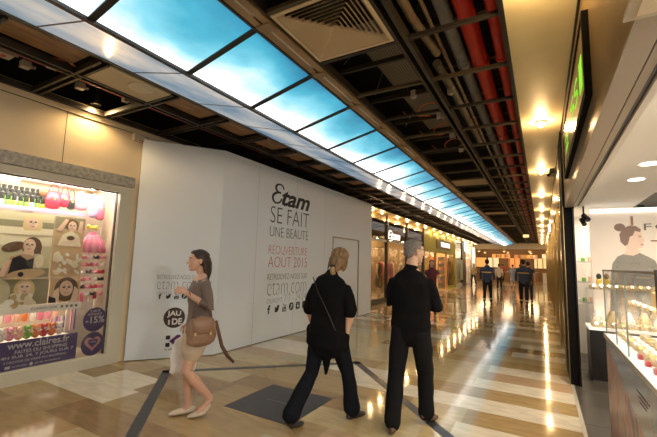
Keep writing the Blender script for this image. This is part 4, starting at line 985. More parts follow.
for k in range(10):
    solo('bread_loaf', Geo().loft([((.25 + .23 * k, 41.25, .995), .05, .04), ((.25 + .23 * k, 41.5, .995), .05, .04)], n=8), GC['yellow'] if k % 3 else GC['orange'], 'loaf in the glass case of the white bakery stall', 'bread', 'loaves on the bakery stall', True)

# ------------------------------------------------------------------ jewellery shop on the right
JW = mat('jewel_white', (.86, .82, .76), .45)
struct('ceiling_shop', Geo().box((.49, -7.5, 2.50), (1.24, 9.2, 2.54), JW).box((1.24, -7.5, 2.50), (4.9, 5.9, 2.54), JW).box((1.24, 5.9, 2.62), (4.9, 9.2, 2.66), BLACKM).box((1.24, 5.88, 2.5), (4.9, 5.9, 2.66), JW))
struct('wall_shop_back', Geo().box((.40, 8.4, 0), (4.9, 8.5, 2.62), JW))
struct('wall_shop_side', Geo().box((4.8, -1.5, 0), (4.9, 8.5, 2.62), JW))
struct('wall_shop_left', Geo().box((.40, 6.92, 0), (.44, 8.4, 2.5), JW))
for i, (x, y, lab) in enumerate(((.86, 4.22, 'round white downlight, nearer of two in the jewellery shop ceiling'), (.89, 4.93, 'round white downlight, farther of two in the jewellery shop ceiling'))):
    t = thing('downlight', lab, 'lamp', (x, y, 2.49))
    part('ring', Geo().lathe((x, y, 2.492), [(.085, .008), (.085, .0), (.07, .002)], n=28), WHITE, t, True); part('lens', Geo().lathe((x, y, 2.490), [(.07, .006), (.07, 0), (.01, -.001)], n=28), emis('lens_white', (1, .93, .82), 6.), t)
    light('down_light', 'AREA', (x, y, 2.48), 22, (1, .86, .68), .14, parent=t)
for x, y, p_ in ((1.0, 2.6, 30), (2.4, 3.6, 45), (1.5, 5.6, 22), (1.0, 7.7, 22)): light('shop_light', 'AREA', (x, y, 2.47), p_, (1, .86, .68), .6)
for k, (x, y) in enumerate(((1.9, -4.6), (1.9, -2.2), (1.9, .2))):  # unseen lamps added to brighten the hoarding and left wall
    t = thing('fill_lamp', 'added white globe fill lamp, unseen, in the jewellery shop behind the camera', 'lamp', (x, y, 2.06), group='added fill globes in the jewellery shop')
    part('globe', Geo().ball((x, y, 2.16), .10), emis('globe_white', (1, .95, .86), 5.), t, True); part('cord', Geo().tube([(x, y, 2.26), (x, y, 2.5)], .006, n=6), BLACKM, t)
    light('fill_light', 'POINT', (x - .16, y, 2.16), (100, 100, 150)[k], (1, .96, .90), .10, parent=t)
t = thing('track_spotlight', 'small black spotlight with two heads at the top of the black column, inside the shop', 'lamp', (.58, 6.9, 2.2))
part('stem', Geo().tube([(.58, 6.9, 2.5), (.58, 6.9, 2.34)], .012, n=8), BLACKM, t); part('head', Geo().tube([(.58, 6.9, 2.36), (.63, 6.82, 2.28)], .038, n=14), BLACKM, t, True); part('head', Geo().tube([(.55, 6.9, 2.3), (.58, 6.82, 2.21)], .034, n=14), BLACKM, t, True)
# lit portrait poster behind
PO = Vector((.66, 7.02, .60))
t = thing('portrait_lightbox', 'tall pale lightbox poster of a woman with her hair in a bun, behind the jewellery', 'poster', (1.7, 7.1, .6))
part('case', Geo().box((.66, 7.02, .60), (2.9, 7.12, 2.46)), JW, t)
part('top_lamp', Geo().box((.66, 6.98, 2.40), (2.9, 7.02, 2.46)), emis('strip_white', (1, .95, .85), 1.6), t)
part('clip', Geo().box((1.25, 6.97, 2.46), (1.33, 7.0, 2.5)), BLACKM, t)
def EP(n, c): return mat(n, c, .5, emit=c, es=.10)
pk, ph, pc, pb, pd = EP('poster_skin', (.86, .62, .48)), EP('poster_hair', (.24, .14, .10)), EP('poster_coat', (.26, .24, .20)), EP('poster_bg', (.90, .78, .66)), EP('poster_brown', (.34, .17, .12))
P_ = Pic((.66, 7.018, .60), (1, 0, 0), (0, 0, 1))
P_.rect((0, 0), (2.24, 1.80), pb)
_poly, _ell = P_.poly, P_.ell
def _q(p): return (.50 + (p[0] - .52) * .80, 1.39 + (p[1] - 1.40) * .80) if p[1] > 0 else (.50 + (p[0] - .52) * .80, 0)
P_.poly = lambda pts, m: _poly([_q(p) for p in pts], m)
P_.poly([(.18, .72), (.22, .95), (.30, 1.08), (.42, 1.14), (.50, 1.17), (.62, 1.16), (.74, 1.09), (.84, 1.02), (.90, .85), (.95, .5), (.98, 0), (.12, 0)], pc)
P_.poly([(.40, 1.12), (.44, 1.22), (.44, 1.32), (.60, 1.34), (.61, 1.24), (.64, 1.16), (.54, 1.10)], pk)
P_.poly([(.42, 1.30), (.40, 1.48), (.44, 1.58), (.56, 1.62), (.65, 1.58), (.68, 1.50), (.685, 1.44), (.715, 1.38), (.69, 1.36), (.695, 1.33), (.685, 1.31), (.69, 1.28), (.66, 1.245), (.58, 1.25), (.50, 1.28)], pk)
P_.poly([(.42, 1.28), (.36, 1.36), (.35, 1.50), (.40, 1.60), (.50, 1.66), (.60, 1.65), (.67, 1.59), (.66, 1.54), (.58, 1.56), (.55, 1.48), (.50, 1.45), (.48, 1.36), (.46, 1.30)], ph)
P_.ell(.36, 1.63, .085, .075, ph).ell(.515, 1.41, .022, .04, pk).poly([(.62, 1.475), (.67, 1.47), (.67, 1.46), (.62, 1.465)], pd).ell(.648, 1.447, .018, .008, pd).ell(.672, 1.305, .022, .01, pd)
for k in range(40): P_.ell(.22 + random.random() * .66, .1 + random.random() * .9, .03, .012, EP('poster_coat_b', (.20, .19, .14)) if k % 2 else EP('poster_coat_c', (.34, .32, .27)), random.random() * 3)
P_.poly = _poly
P_.rect((.505, 1.60), (.535, 1.74), pd)
P_.rect((.72, 1.36), (2.2, 1.38), pd)
part('picture', P_.g, None, t)
lettering('lettering', 'FOSSIL', .80, .10, (1.315, 7.006, 2.125), (1, 0, 0), (0, 0, 1), EP('poster_letter', (.16, .12, .09)), t, space=1.2)
# shelves on the narrow white wall
for z, lab in ((.95, 'lowest'), (1.3, 'middle'), (1.65, 'highest')):
    t = thing('glass_shelf', 'small glass shelf of jewellery boxes beside the black column, %s of three' % lab, 'shelf', (.6, 8.1, z))
    part('board', Geo().box((.45, 7.9, z), (1.0, 8.38, z + .012)), GL, t)
    part('edge', Geo().box((.45, 7.89, z - .004), (1.0, 7.9, z + .016)), STEEL, t)
    for k in range(5): solo('jewel_box', Geo().box((.5 + .1 * k, 8.0, z + .0125), (.56 + .1 * k, 8.06, z + .06 + .02 * (k % 3)), bev=.006), (GC['white'], GC['green'], GC['peach'], GC['black'], GC['yellow'])[k], 'tiny jewellery box on the %s glass shelf beside the black column' % lab, 'box', 'boxes on the %s glass shelf' % lab)
# rear showcase with black base
t = thing('rear_showcase', 'glass jewellery showcase on a black base in front of the portrait lightbox', 'showcase', (1.3, 6.65, 0))
part('base', Geo().box((.545, 6.42, .03), (2.6, 6.92, .70)), BLACKM, t); part('plinth', Geo().box((.56, 6.45, 0), (2.58, 6.9, .03)), STEEL, t)
part('tray', Geo().box((.535, 6.41, .70), (2.61, 6.93, .73)), mat('tray_lit', (.9, .88, .82), .4, emit=(1, .93, .8), es=.5), t)
part('glass_front', Geo().box((.54, 6.415, .73), (2.6, 6.420, 1.25)), GL, t); part('glass_end', Geo().box((.54, 6.42, .73), (.545, 6.92, 1.25)), GL, t)
part('glass_top', Geo().box((.54, 6.415, 1.25), (2.6, 6.92, 1.258)), GL, t)
light('case_light', 'AREA', (1.3, 6.66, 1.22), 10, (1, .9, .75), .3, sy=.1)
# display things in the rear showcase
WC = mat('watch_gold', (.80, .60, .28), .25, .9); WS = mat('watch_silver', (.75, .75, .74), .2, .9); PAD = mat('velvet_cream', (.66, .52, .30), .7); BOXT = mat('box_tan', (.72, .50, .20), .6)
def watch(x, y, z, m, label, grp, s=1.):
    t = thing('watch', label, 'watch', (x, y, z), group=grp)
    part('cushion', Geo().loft([((x - .028 * s, y, z + .03 * s), .026 * s, .03 * s), ((x + .028 * s, y, z + .03 * s), .026 * s, .03 * s)], n=10), PAD, t, True)
    part('strap', Geo().tube([(x, y + .034 * s * math.cos(a), z + .03 * s + .032 * s * math.sin(a)) for a in [2 * PI * k / 12 for k in range(13)]], .006 * s, n=6), m, t, True)
    part('dial', Geo().tube([(x, y - .030 * s, z + .042 * s), (x, y - .04 * s, z + .046 * s)], .018 * s, n=14), WS if m is WC else WC, t)
def bust(x, y, z, m, label, grp=None, s=1.):
    t = thing('necklace_bust', label, 'necklace stand', (x, y, z), group=grp)
    part('form', Geo().loft([((x, y, z + .012 * s), .05 * s, .03 * s), ((x, y, z + .07 * s), .065 * s, .035 * s), ((x, y, z + .12 * s), .04 * s, .028 * s), ((x, y, z + .17 * s), .022 * s, .02 * s)], cap=.25), m, t, True)
    part('necklace', Geo().tube([(x + .042 * s * math.sin(a), y - .036 * s, z + .115 * s - .035 * s * (1 + math.cos(a))) for a in [-2.6 + 5.2 * k / 12 for k in range(13)]], .004 * s, n=6), WC, t, True)
for k in range(9):
    watch(.63 + .1 * k, 6.52, .7305, (WC, WS)[k % 2], 'watch on a cream cushion in the front row of the rear showcase', 'watches in the rear showcase', 1.3)
for k in range(6): bust(.66 + .18 * k, 6.75, .7305, (JW, PAD)[k % 2], 'necklace bust at the back of the rear showcase', 'busts in the rear showcase', 1.25)
for k, (c, lab) in enumerate((('black', 'dark perfume flask with a yellow body, left of a pair on the rear showcase'), ('brown', 'dark perfume flask with a yellow body, right of a pair on the rear showcase'))):
    x = .70 + .09 * k
    t = thing('flask', lab, 'bottle', (x, 6.62, 1.2585))
    part('body', Geo().box((x - .03, 6.59, 1.2585), (x + .03, 6.65, 1.40), bev=.008), GC['yellow'], t); part('stopper', Geo().ball((x, 6.62, 1.435), (.032, .03, .042)), GC[c], t, True)
for k in range(12):
    watch(.62 + .085 * k, 6.47 + .03 * (k % 2), 1.2585, (WS, WC)[k % 2], 'watch on a cushion along the top of the rear showcase', 'watches on the rear showcase', 1.15)

# front counter with printed panel and a glass case on it
CY0, CY1, CX0, CX1, CZ = 2.35, 4.37, .49, 1.15, .95
ct = thing('jewellery_counter', 'jewellery counter with a flower printed front and a glass case on top', 'counter', (.8, 3.4, 0))
def flower_mat():
    m = bpy.data.materials.new('flower_print'); m.use_nodes = True; nt = m.node_tree; b = nt.nodes['Principled BSDF']
    tc = nt.nodes.new('ShaderNodeTexCoord'); mp = nt.nodes.new('ShaderNodeMapping'); mp.inputs['Scale'].default_value = (1, 1.9, 1.1); mp.inputs['Rotation'].default_value = (.5, 0, 0)
    n = nt.nodes.new('ShaderNodeTexNoise'); n.inputs['Scale'].default_value = 2.4; n.inputs['Detail'].default_value = 2.5; n.inputs['Distortion'].default_value = 1.2
    cr = nt.nodes.new('ShaderNodeValToRGB'); e = cr.color_ramp.elements
    e[0].position = .28; e[0].color = (.012, .012, .05, 1); e[1].position = .72; e[1].color = (.40, .36, .28, 1)
    for p, c in ((.38, (.03, .03, .09, 1)), (.43, (.36, .10, .07, 1)), (.5, (.40, .16, .10, 1)), (.57, (.36, .25, .14, 1)), (.64, (.40, .18, .13, 1))):
        q = e.new(p); q.color = c
    nt.links.new(tc.outputs['Object'], mp.inputs[0]); nt.links.new(mp.outputs[0], n.inputs['Vector']); nt.links.new(n.outputs['Fac'], cr.inputs[0]); nt.links.new(cr.outputs[0], b.inputs['Base Color'])
    b.inputs['Roughness'].default_value = .28; b.inputs['Specular IOR Level'].default_value = .3; return m
part('front_panel', Geo().box((CX0, CY0 + .02, .03), (CX0 + .02, CY1, CZ - .02)), flower_mat(), ct, label='glossy panel printed with pink and dark blue flowers')
gb = Geo().prism([(0, .85), (.5, .77), (1.0, .64), (1.98, .46), (1.98, .905), (0, .905)], (CX0 - .0015, CY1 - .01, .02), (0, -1, 0), (0, 0, 1), .002)
part('print_band', gb, mat('print_band_grey', (.17, .18, .20), .2), ct, label='grey band across the top of the printed panel')
gt = Geo(); random.seed(5)
for r in range(3):
    for k in range(9 - 2 * r):
        y = 3.05 - .036 * k - .03 * r; gt.box((CX0 - .005, y - .012, .80 - .026 * r), (CX0 - .0036, y + .010, .808 - .026 * r), INK)
part('small_print', gt, None, ct)
part('body', Geo().box((CX0 + .02, CY0 + .02, .0), (CX1, CY1, CZ - .02)), BLACKM, ct)
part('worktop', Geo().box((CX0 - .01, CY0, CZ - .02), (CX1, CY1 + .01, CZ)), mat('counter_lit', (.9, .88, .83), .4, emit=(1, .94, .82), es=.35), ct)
part('edge_strip', Geo().box((CX0 - .014, CY0, CZ - .03), (CX0 - .008, CY1 + .01, CZ + .004)), STEEL, ct)
part('end_post', Geo().box((CX0 - .02, CY0 - .02, 0), (CX0 + .03, CY0 + .02, 1.55)), BLACKM, ct)
GT = 1.53; EDGE = mat('glass_edge', (.22, .26, .22), .2)
for y0, y1 in ((CY1 - .01, 3.80), (3.79, 3.33), (3.32, 2.38)): part('glass_pane', Geo().box((CX0 + .004, y0, CZ), (CX0 + .010, y1, GT)), GL, ct)
part('glass_end', Geo().box((CX0 + .01, CY1 - .012, CZ), (CX1 - .1, CY1 - .006, GT)), GL, ct)
part('glass_top', Geo().box((CX0 + .004, CY0 + .02, GT), (CX1 - .1, CY1 - .006, GT + .008)), GL, ct)
for y in (CY1 - .008, 3.795, 3.325): part('glass_edge', Geo().box((CX0 + .002, y - .0035, CZ), (CX0 + .012, y + .0035, GT)), EDGE, ct)
part('glass_edge', Geo().box((CX0 + .0, CY0 + .02, GT - .003), (CX0 + .013, CY1 - .004, GT + .010)), mat('glass_edge_dark', (.10, .10, .09), .3), ct)
part('glass_edge', Geo().box((CX0, CY1 - .015, GT - .003), (CX1 - .1, CY1 - .002, GT + .010)), MATS['glass_edge_dark'], ct)
part('mid_shelf', Geo().box((CX0 + .12, CY0 + .1, 1.23), (CX1 - .12, CY1 - .1, 1.236)), GL, ct)
light('case_light', 'AREA', (.78, 3.4, 1.51), 9, (1, .92, .78), .4, sy=1.8)
for k in range(11):
    y = 4.22 - .16 * k
    watch(.60, y, CZ + .0005, (WS, WC)[k % 2], 'watch on a cushion in the front row of the counter case', 'watches in the counter case', .8)
    watch(.74, y - .06, CZ + .0005, (WC, WS)[k % 2], 'watch on a cushion in the second row of the counter case', 'watches in the counter case, second row', .8)
for k in range(7):
    bust(.92, 4.2 - .26 * k, CZ + .0005, (PAD, BOXT)[k % 2], 'necklace bust at the back of the counter case', 'busts in the counter case', 1.1)
for k in range(6):
    y = 4.12 - .28 * k
    solo('gift_box', Geo().box((.80, y - .09, 1.2365), (.90, y + .07, 1.36), bev=.004), BOXT if k % 2 == 0 else PAD, ('tan' if k % 2 == 0 else 'cream') + ' card box on the glass shelf of the counter case', 'box', ('tan' if k % 2 == 0 else 'cream') + ' boxes in the counter case')
for k in range(8):
    y = 4.2 - .2 * k
    watch(.68, y, 1.2365, (WC, WS)[k % 2], 'watch on a cushion on the glass shelf of the counter case', 'watches on the counter shelf', .7)
for k in range(3):
    y = 3.3 - .21 * k
    solo('red_tag', Geo().box((.54, y - .03, CZ + .0005), (.565, y + .02, CZ + .03)), GC['red'], 'small red price tag at the near end of the counter case', 'price tag', 'red price tags in the counter case')

# ------------------------------------------------------------------ people
def V3(*a): return Vector(a)
def organic(name, g, vox, parent, m, it=3, crease=0., crease_scale=14., stretch=(1, 1, 1), paint=None, fac=.5):
    """fuse overlapping volumes into one continuous skin"""
    me = mesh_of('tmp', g)
    o = bpy.data.objects.new(name, me); COL.objects.link(o)
    r = o.modifiers.new('fuse', 'REMESH'); r.mode = 'VOXEL'; r.voxel_size = vox
    s = o.modifiers.new('soft', 'SMOOTH'); s.factor = fac; s.iterations = it
    dg = bpy.context.evaluated_depsgraph_get(); dg.update()
    me2 = bpy.data.meshes.new_from_object(o.evaluated_get(dg))
    o.modifiers.clear(); o.data = me2; bpy.data.meshes.remove(me)
    if crease:
        ns = [v.normal.copy() for v in me2.vertices]
        for v, n in zip(me2.vertices, ns):
            p = Vector((v.co.x * stretch[0], v.co.y * stretch[1], v.co.z * stretch[2])) * crease_scale
            v.co += n * (crease * noise.noise(p))
    ms = m if isinstance(m, (list, tuple)) else [m]
    me2.materials.clear()
    for q in ms: me2.materials.append(q)
    if paint:
        for p in me2.polygons:
            p.material_index = paint(p.center, p.normal)
    me2.polygons.foreach_set('use_smooth', [True] * len(me2.polygons)); me2.update()
    o.parent = parent
    return o

def limb(g, a, b, c, r, k=1., fr=.45):
    """upper joint a, middle b, end c with tapering radii r = (top, bulge, mid, bulge, end)"""
    a, b, c = Vector(a), Vector(b), Vector(c)
    g.loft([(a, r[0], r[0]), (a.lerp(b, fr), r[1], r[1]), (b, r[2], r[2]), (b.lerp(c, .3), r[3], r[3]), (c, r[4], r[4])], n=14)

def hand(g, w, d, palm, thumb, s=1., curl=.5, spread=1.):
    """wrist w, pointing d, palm normal, thumb side; five separate bent fingers"""
    w, d, palm, thumb = Vector(w), Vector(d).normalized(), Vector(palm), Vector(thumb)
    palm = (palm - d * palm.dot(d)).normalized(); thumb = (thumb - d * thumb.dot(d)); thumb = (thumb - palm * thumb.dot(palm)).normalized()
    g.loft([(w, .024 * s, .019 * s, thumb), (w + d * .03 * s, .032 * s, .016 * s, thumb), (w + d * .075 * s, .040 * s, .013 * s, thumb)], n=14)
    for i, (off, L) in enumerate(((.033, .070), (.011, .080), (-.012, .074), (-.034, .058))):
        p = w + d * (.080 - .004 * abs(i - 1)) * s + thumb * off * s * spread; pts = [p - d * .02 * s]; a = curl * .35; q = p; pts.append(q)
        for seg in (.42, .33, .25):
            dd = d * math.cos(a) + palm * math.sin(a) + thumb * (off * .9)
            q = q + dd.normalized() * L * seg * s; pts.append(q); a += curl * .75
        g.tube(pts, [.0095 * s, .0098 * s, .0092 * s, .0086 * s, .0072 * s], n=8, cap=True)
    p = w + d * .022 * s + thumb * .024 * s
    q1 = p + (d * .6 + thumb * .75 + palm * .25).normalized() * .040 * s; q2 = q1 + (d * .85 + thumb * .25 + palm * .45 * curl).normalized() * .030 * s; q3 = q2 + (d * .9 + palm * .6 * curl).normalized() * .022 * s
    g.tube([p - thumb * .012 * s, p, q1, q2, q3], [.012 * s, .0135 * s, .0115 * s, .010 * s, .008 * s], n=8, cap=True)

def head_mesh(g, c, yaw, pitch, s=1., tilt=0., nose=1.):
    M = Matrix.Translation(Vector(c)) @ Matrix.Rotation(yaw, 4, 'Z') @ Matrix.Rotation(tilt, 4, 'Y') @ Matrix.Rotation(pitch, 4, 'X') @ Matrix.Scale(s, 4)
    h = Geo()
    h.ball((0, -.012, .030), (.073, .094, .084)); h.ball((0, .022, -.022), (.062, .066, .078)); h.ball((0, .040, -.068), (.044, .046, .040))
    h.ball((0, .072, -.088), (.022, .018, .018)); h.ball((0, .062, .034), (.056, .030, .030)); h.ball((.036, .058, -.022), (.024, .024, .026)); h.ball((-.036, .058, -.022), (.024, .024, .026))
    h.tube([(0, .080, .016), (0, .094, -.006), (0, .106 * nose, -.024)], [.009, .011, .013], n=8, cap=True); h.ball((.010, .092, -.028), (.009, .011, .008)); h.ball((-.010, .092, -.028), (.009, .011, .008))
    h.ball((0, .084, -.050), (.022, .012, .006)); h.ball((0, .083, -.060), (.019, .012, .007))
    for sx in (-1, 1):
        h.ball((sx * .074, -.008, -.008), (.009, .018, .030)); h.ball((sx * .078, -.014, .006), (.008, .014, .014)); h.ball((sx * .030, .077, .010), (.013, .010, .008))
    g.add([M @ Vector(v) for v in h.v], h.f)
    Mi = M.inverted()
    def face_paint(p):
        q = Mi @ p
        if not (-.13 < q.z < .13 and abs(q.x) < .1 and -.13 < q.y < .13): return 0
        if q.y > .072 and .003 < q.z < .0165 and .017 < abs(q.x) < .043: return 2 if abs(abs(q.x) - .03) < .007 else 1
        if q.y > .066 and .027 < q.z < .035 and .014 < abs(q.x) < .048: return 3
        if q.y > .083 and -.067 < q.z < -.047 and abs(q.x) < .024: return 4
        return 0
    return M, face_paint

EYEW, EYED = mat('eye_white', (.62, .58, .54), .3), mat('eye_dark', (.03, .02, .015), .2)
def skin(name, c): return [mat('skin_' + name, c, .5, noise_amt=.05, noise_scale=20), EYEW, EYED, mat('brow_' + name, tuple(x * .25 for x in c), .7), mat('lips_' + name, (c[0] * .85, c[1] * .55, c[2] * .55), .4)]

def shoe(name, ank, toe_dir, m, parent, sole, L=.26, w=.045, low=False, lift=0., h=.085):
    """ankle point, heading of the toe, height of the heel above the ground"""
    a = Vector(ank); d = Vector((toe_dir[0], toe_dir[1], 0)).normalized(); sd = Vector((d.y, -d.x, 0))
    ph = lift; dz = Vector((0, 0, 1))
    def P(f, z): # foot coordinates pitched about the ball of the foot
        f0 = L * .45; ff = f - f0
        if ff < 0: return d * (f0 + ff * math.cos(ph)) + dz * (z * math.cos(ph) - ff * math.sin(ph)) - d * (z * math.sin(ph))*.0
        return d * f + dz * z
    base = Vector((a.x, a.y, 0)) - d * L * .25
    g = Geo()
    hh = (h if not low else h * .5)
    rings = [(base + P(.0, .034), w * .62, .030, sd), (base + P(L * .12, .036), w * .78, .034, sd), (base + P(L * .35, .034), w * .80, .032, sd), (base + P(L * .62, .030), w * 1.05, .028, sd), (base + P(L * .85, .024), w * .88, .021, sd), (base + P(L * .96, .019), w * .5, .014, sd)]
    g.loft(rings, n=16)
    if not low: g.loft([(base + P(L * .22, .04), w * .7, L * .17, sd), (base + P(L * .22, hh), w * .65, L * .14, sd)], n=14)
    o = organic(name, g, .006, parent, [m, sole], 3, paint=lambda c, n: 1 if n.z < -.6 else 0)
    return o, base + P(L * .22, .075)

def rotz(v, a): return Vector((v[0] * math.cos(a) - v[1] * math.sin(a), v[0] * math.sin(a) + v[1] * math.cos(a), v[2]))

# ---- man in black with folded arms
def man_in_black():
    t = thing('person', 'grey-haired man in black jumper and trousers standing with folded arms, seen from behind', 'person', (-1.135, 3.62, 0), math.radians(4))
    sk_ = skin('man', (.58, .36, .25)); blk = mat('jumper_black', (.006, .006, .0065), .9, spec=.08); trs = mat('trousers_black', (.009, .009, .010), .9, spec=.1)
    shm = mat('shoe_brown', (.10, .055, .03), .5); sol = mat('sole_dark', (.03, .02, .015), .7)
    hipL, hipR = V3(-.095, .0, .92), V3(.095, .0, .92)
    knL, knR = V3(-.125, -.05, .50), V3(.115, .14, .50)
    anL, anR = V3(-.125, -.17, .085), V3(.115, .17, .10)
    shL, shR = V3(-.160, .01, 1.375), V3(.160, .01, 1.375)
    elL, elR = V3(-.225, .05, 1.16), V3(.245, .07, 1.14)
    wrL, wrR = V3(.10, .235, 1.20), V3(-.08, .25, 1.13)
    hc = V3(.03, .03, 1.665); hy = math.radians(-46)
    g = Geo()
    M, fp = head_mesh(g, hc, hy, math.radians(-2), 1.02)
    g.loft([(V3(0, .0, 1.45), .065, .062), (V3(.008, .012, 1.53), .056, .058), (V3(.018, .02, 1.60), .055, .06)])
    g.loft([(V3(0, 0, .92), .14, .10), (V3(0, 0, 1.1), .13, .095), (V3(0, .0, 1.3), .15, .10), (V3(0, .0, 1.45), .11, .07)])
    for sh, el, wr in ((shL, elL, wrL), (shR, elR, wrR)): limb(g, sh * .92 + V3(0, 0, .1), el, wr, (.045, .044, .036, .036, .026))
    for h_, k_, a_ in ((hipL, knL, anL), (hipR, knR, anR)): limb(g, h_, k_, a_, (.075, .07, .05, .052, .034))
    hand(g, wrL, V3(.9, -.42, .02), V3(-.4, -.9, 0), V3(0, .1, 1), 1.05, .55)
    hand(g, wrR, V3(-.95, -.1, .1), V3(0, -1, 0), V3(0, 0, 1), 1.0, .7)
    organic('body', g, .0045, t, sk_, 2, paint=lambda c, n: fp(c))
    # jumper
    g = Geo()
    g.loft([(V3(0, .01, .86), .185, .135), (V3(0, .005, .95), .195, .14), (V3(0, 0, 1.10), .185, .135), (V3(0, .0, 1.27), .20, .135), (V3(0, -.01, 1.37), .195, .12), (V3(0, .0, 1.43), .145, .092), (V3(0, .005, 1.49), .075, .068)], n=24)
    for sh, el, wr in ((shL, elL, wrL), (shR, elR, wrR)):
        e = el.lerp(wr, .88); g.loft([(sh, .060, .070), (sh.lerp(el, .3), .066, .07), (sh.lerp(el, .6), .064, .066), (el, .060, .062), (el.lerp(wr, .4), .056, .056), (e, .042, .042)], n=16, cap=.45)
    organic('jumper', g, .009, t, blk, 4, .008, 10)
    organic('collar', Geo().loft([(V3(.002, .004, 1.49), .070, .066), (V3(.004, .008, 1.515), .064, .062)], n=20), .007, t, blk, 2)
    # trousers, straight and loose
    g = Geo()
    g.loft([(V3(0, .005, .86), .165, .125), (V3(0, .0, .98), .165, .115)], n=20)
    for h_, k_, a_, s in ((hipL, knL, anL, -1), (hipR, knR, anR, 1)):
        g.loft([(h_ + V3(-.005 * s, 0, -.01), .098, .125), (h_.lerp(k_, .5), .094, .105), (k_, .080, .088), (k_.lerp(a_, .5), .076, .082), (a_.lerp(k_, .0) + V3(0, 0, .0), .075, .085)], n=18)
    organic('trousers', g, .009, t, trs, 3, .010, 9, (1, 1, .8))
    shoe('shoe', anL, (-.25, 1), shm, t, sol, .29, .050, lift=.05); shoe('shoe', anR, (.3, 1), shm, t, sol, .29, .050, lift=.5)
    # short grey hair
    h = Geo(); h.ball((0, -.022, .042), (.081, .094, .081)); h.ball((0, -.062, -.010), (.064, .048, .062)); h.ball((0, .03, .085), (.058, .045, .032))
    gg = Geo(); gg.add([M @ Vector(v) for v in h.v], h.f)
    organic('hair', gg, .006, t, mat('hair_grey', (.17, .155, .14), .8, noise_amt=.35, noise_scale=60), 2, .006, 60)
man_in_black()

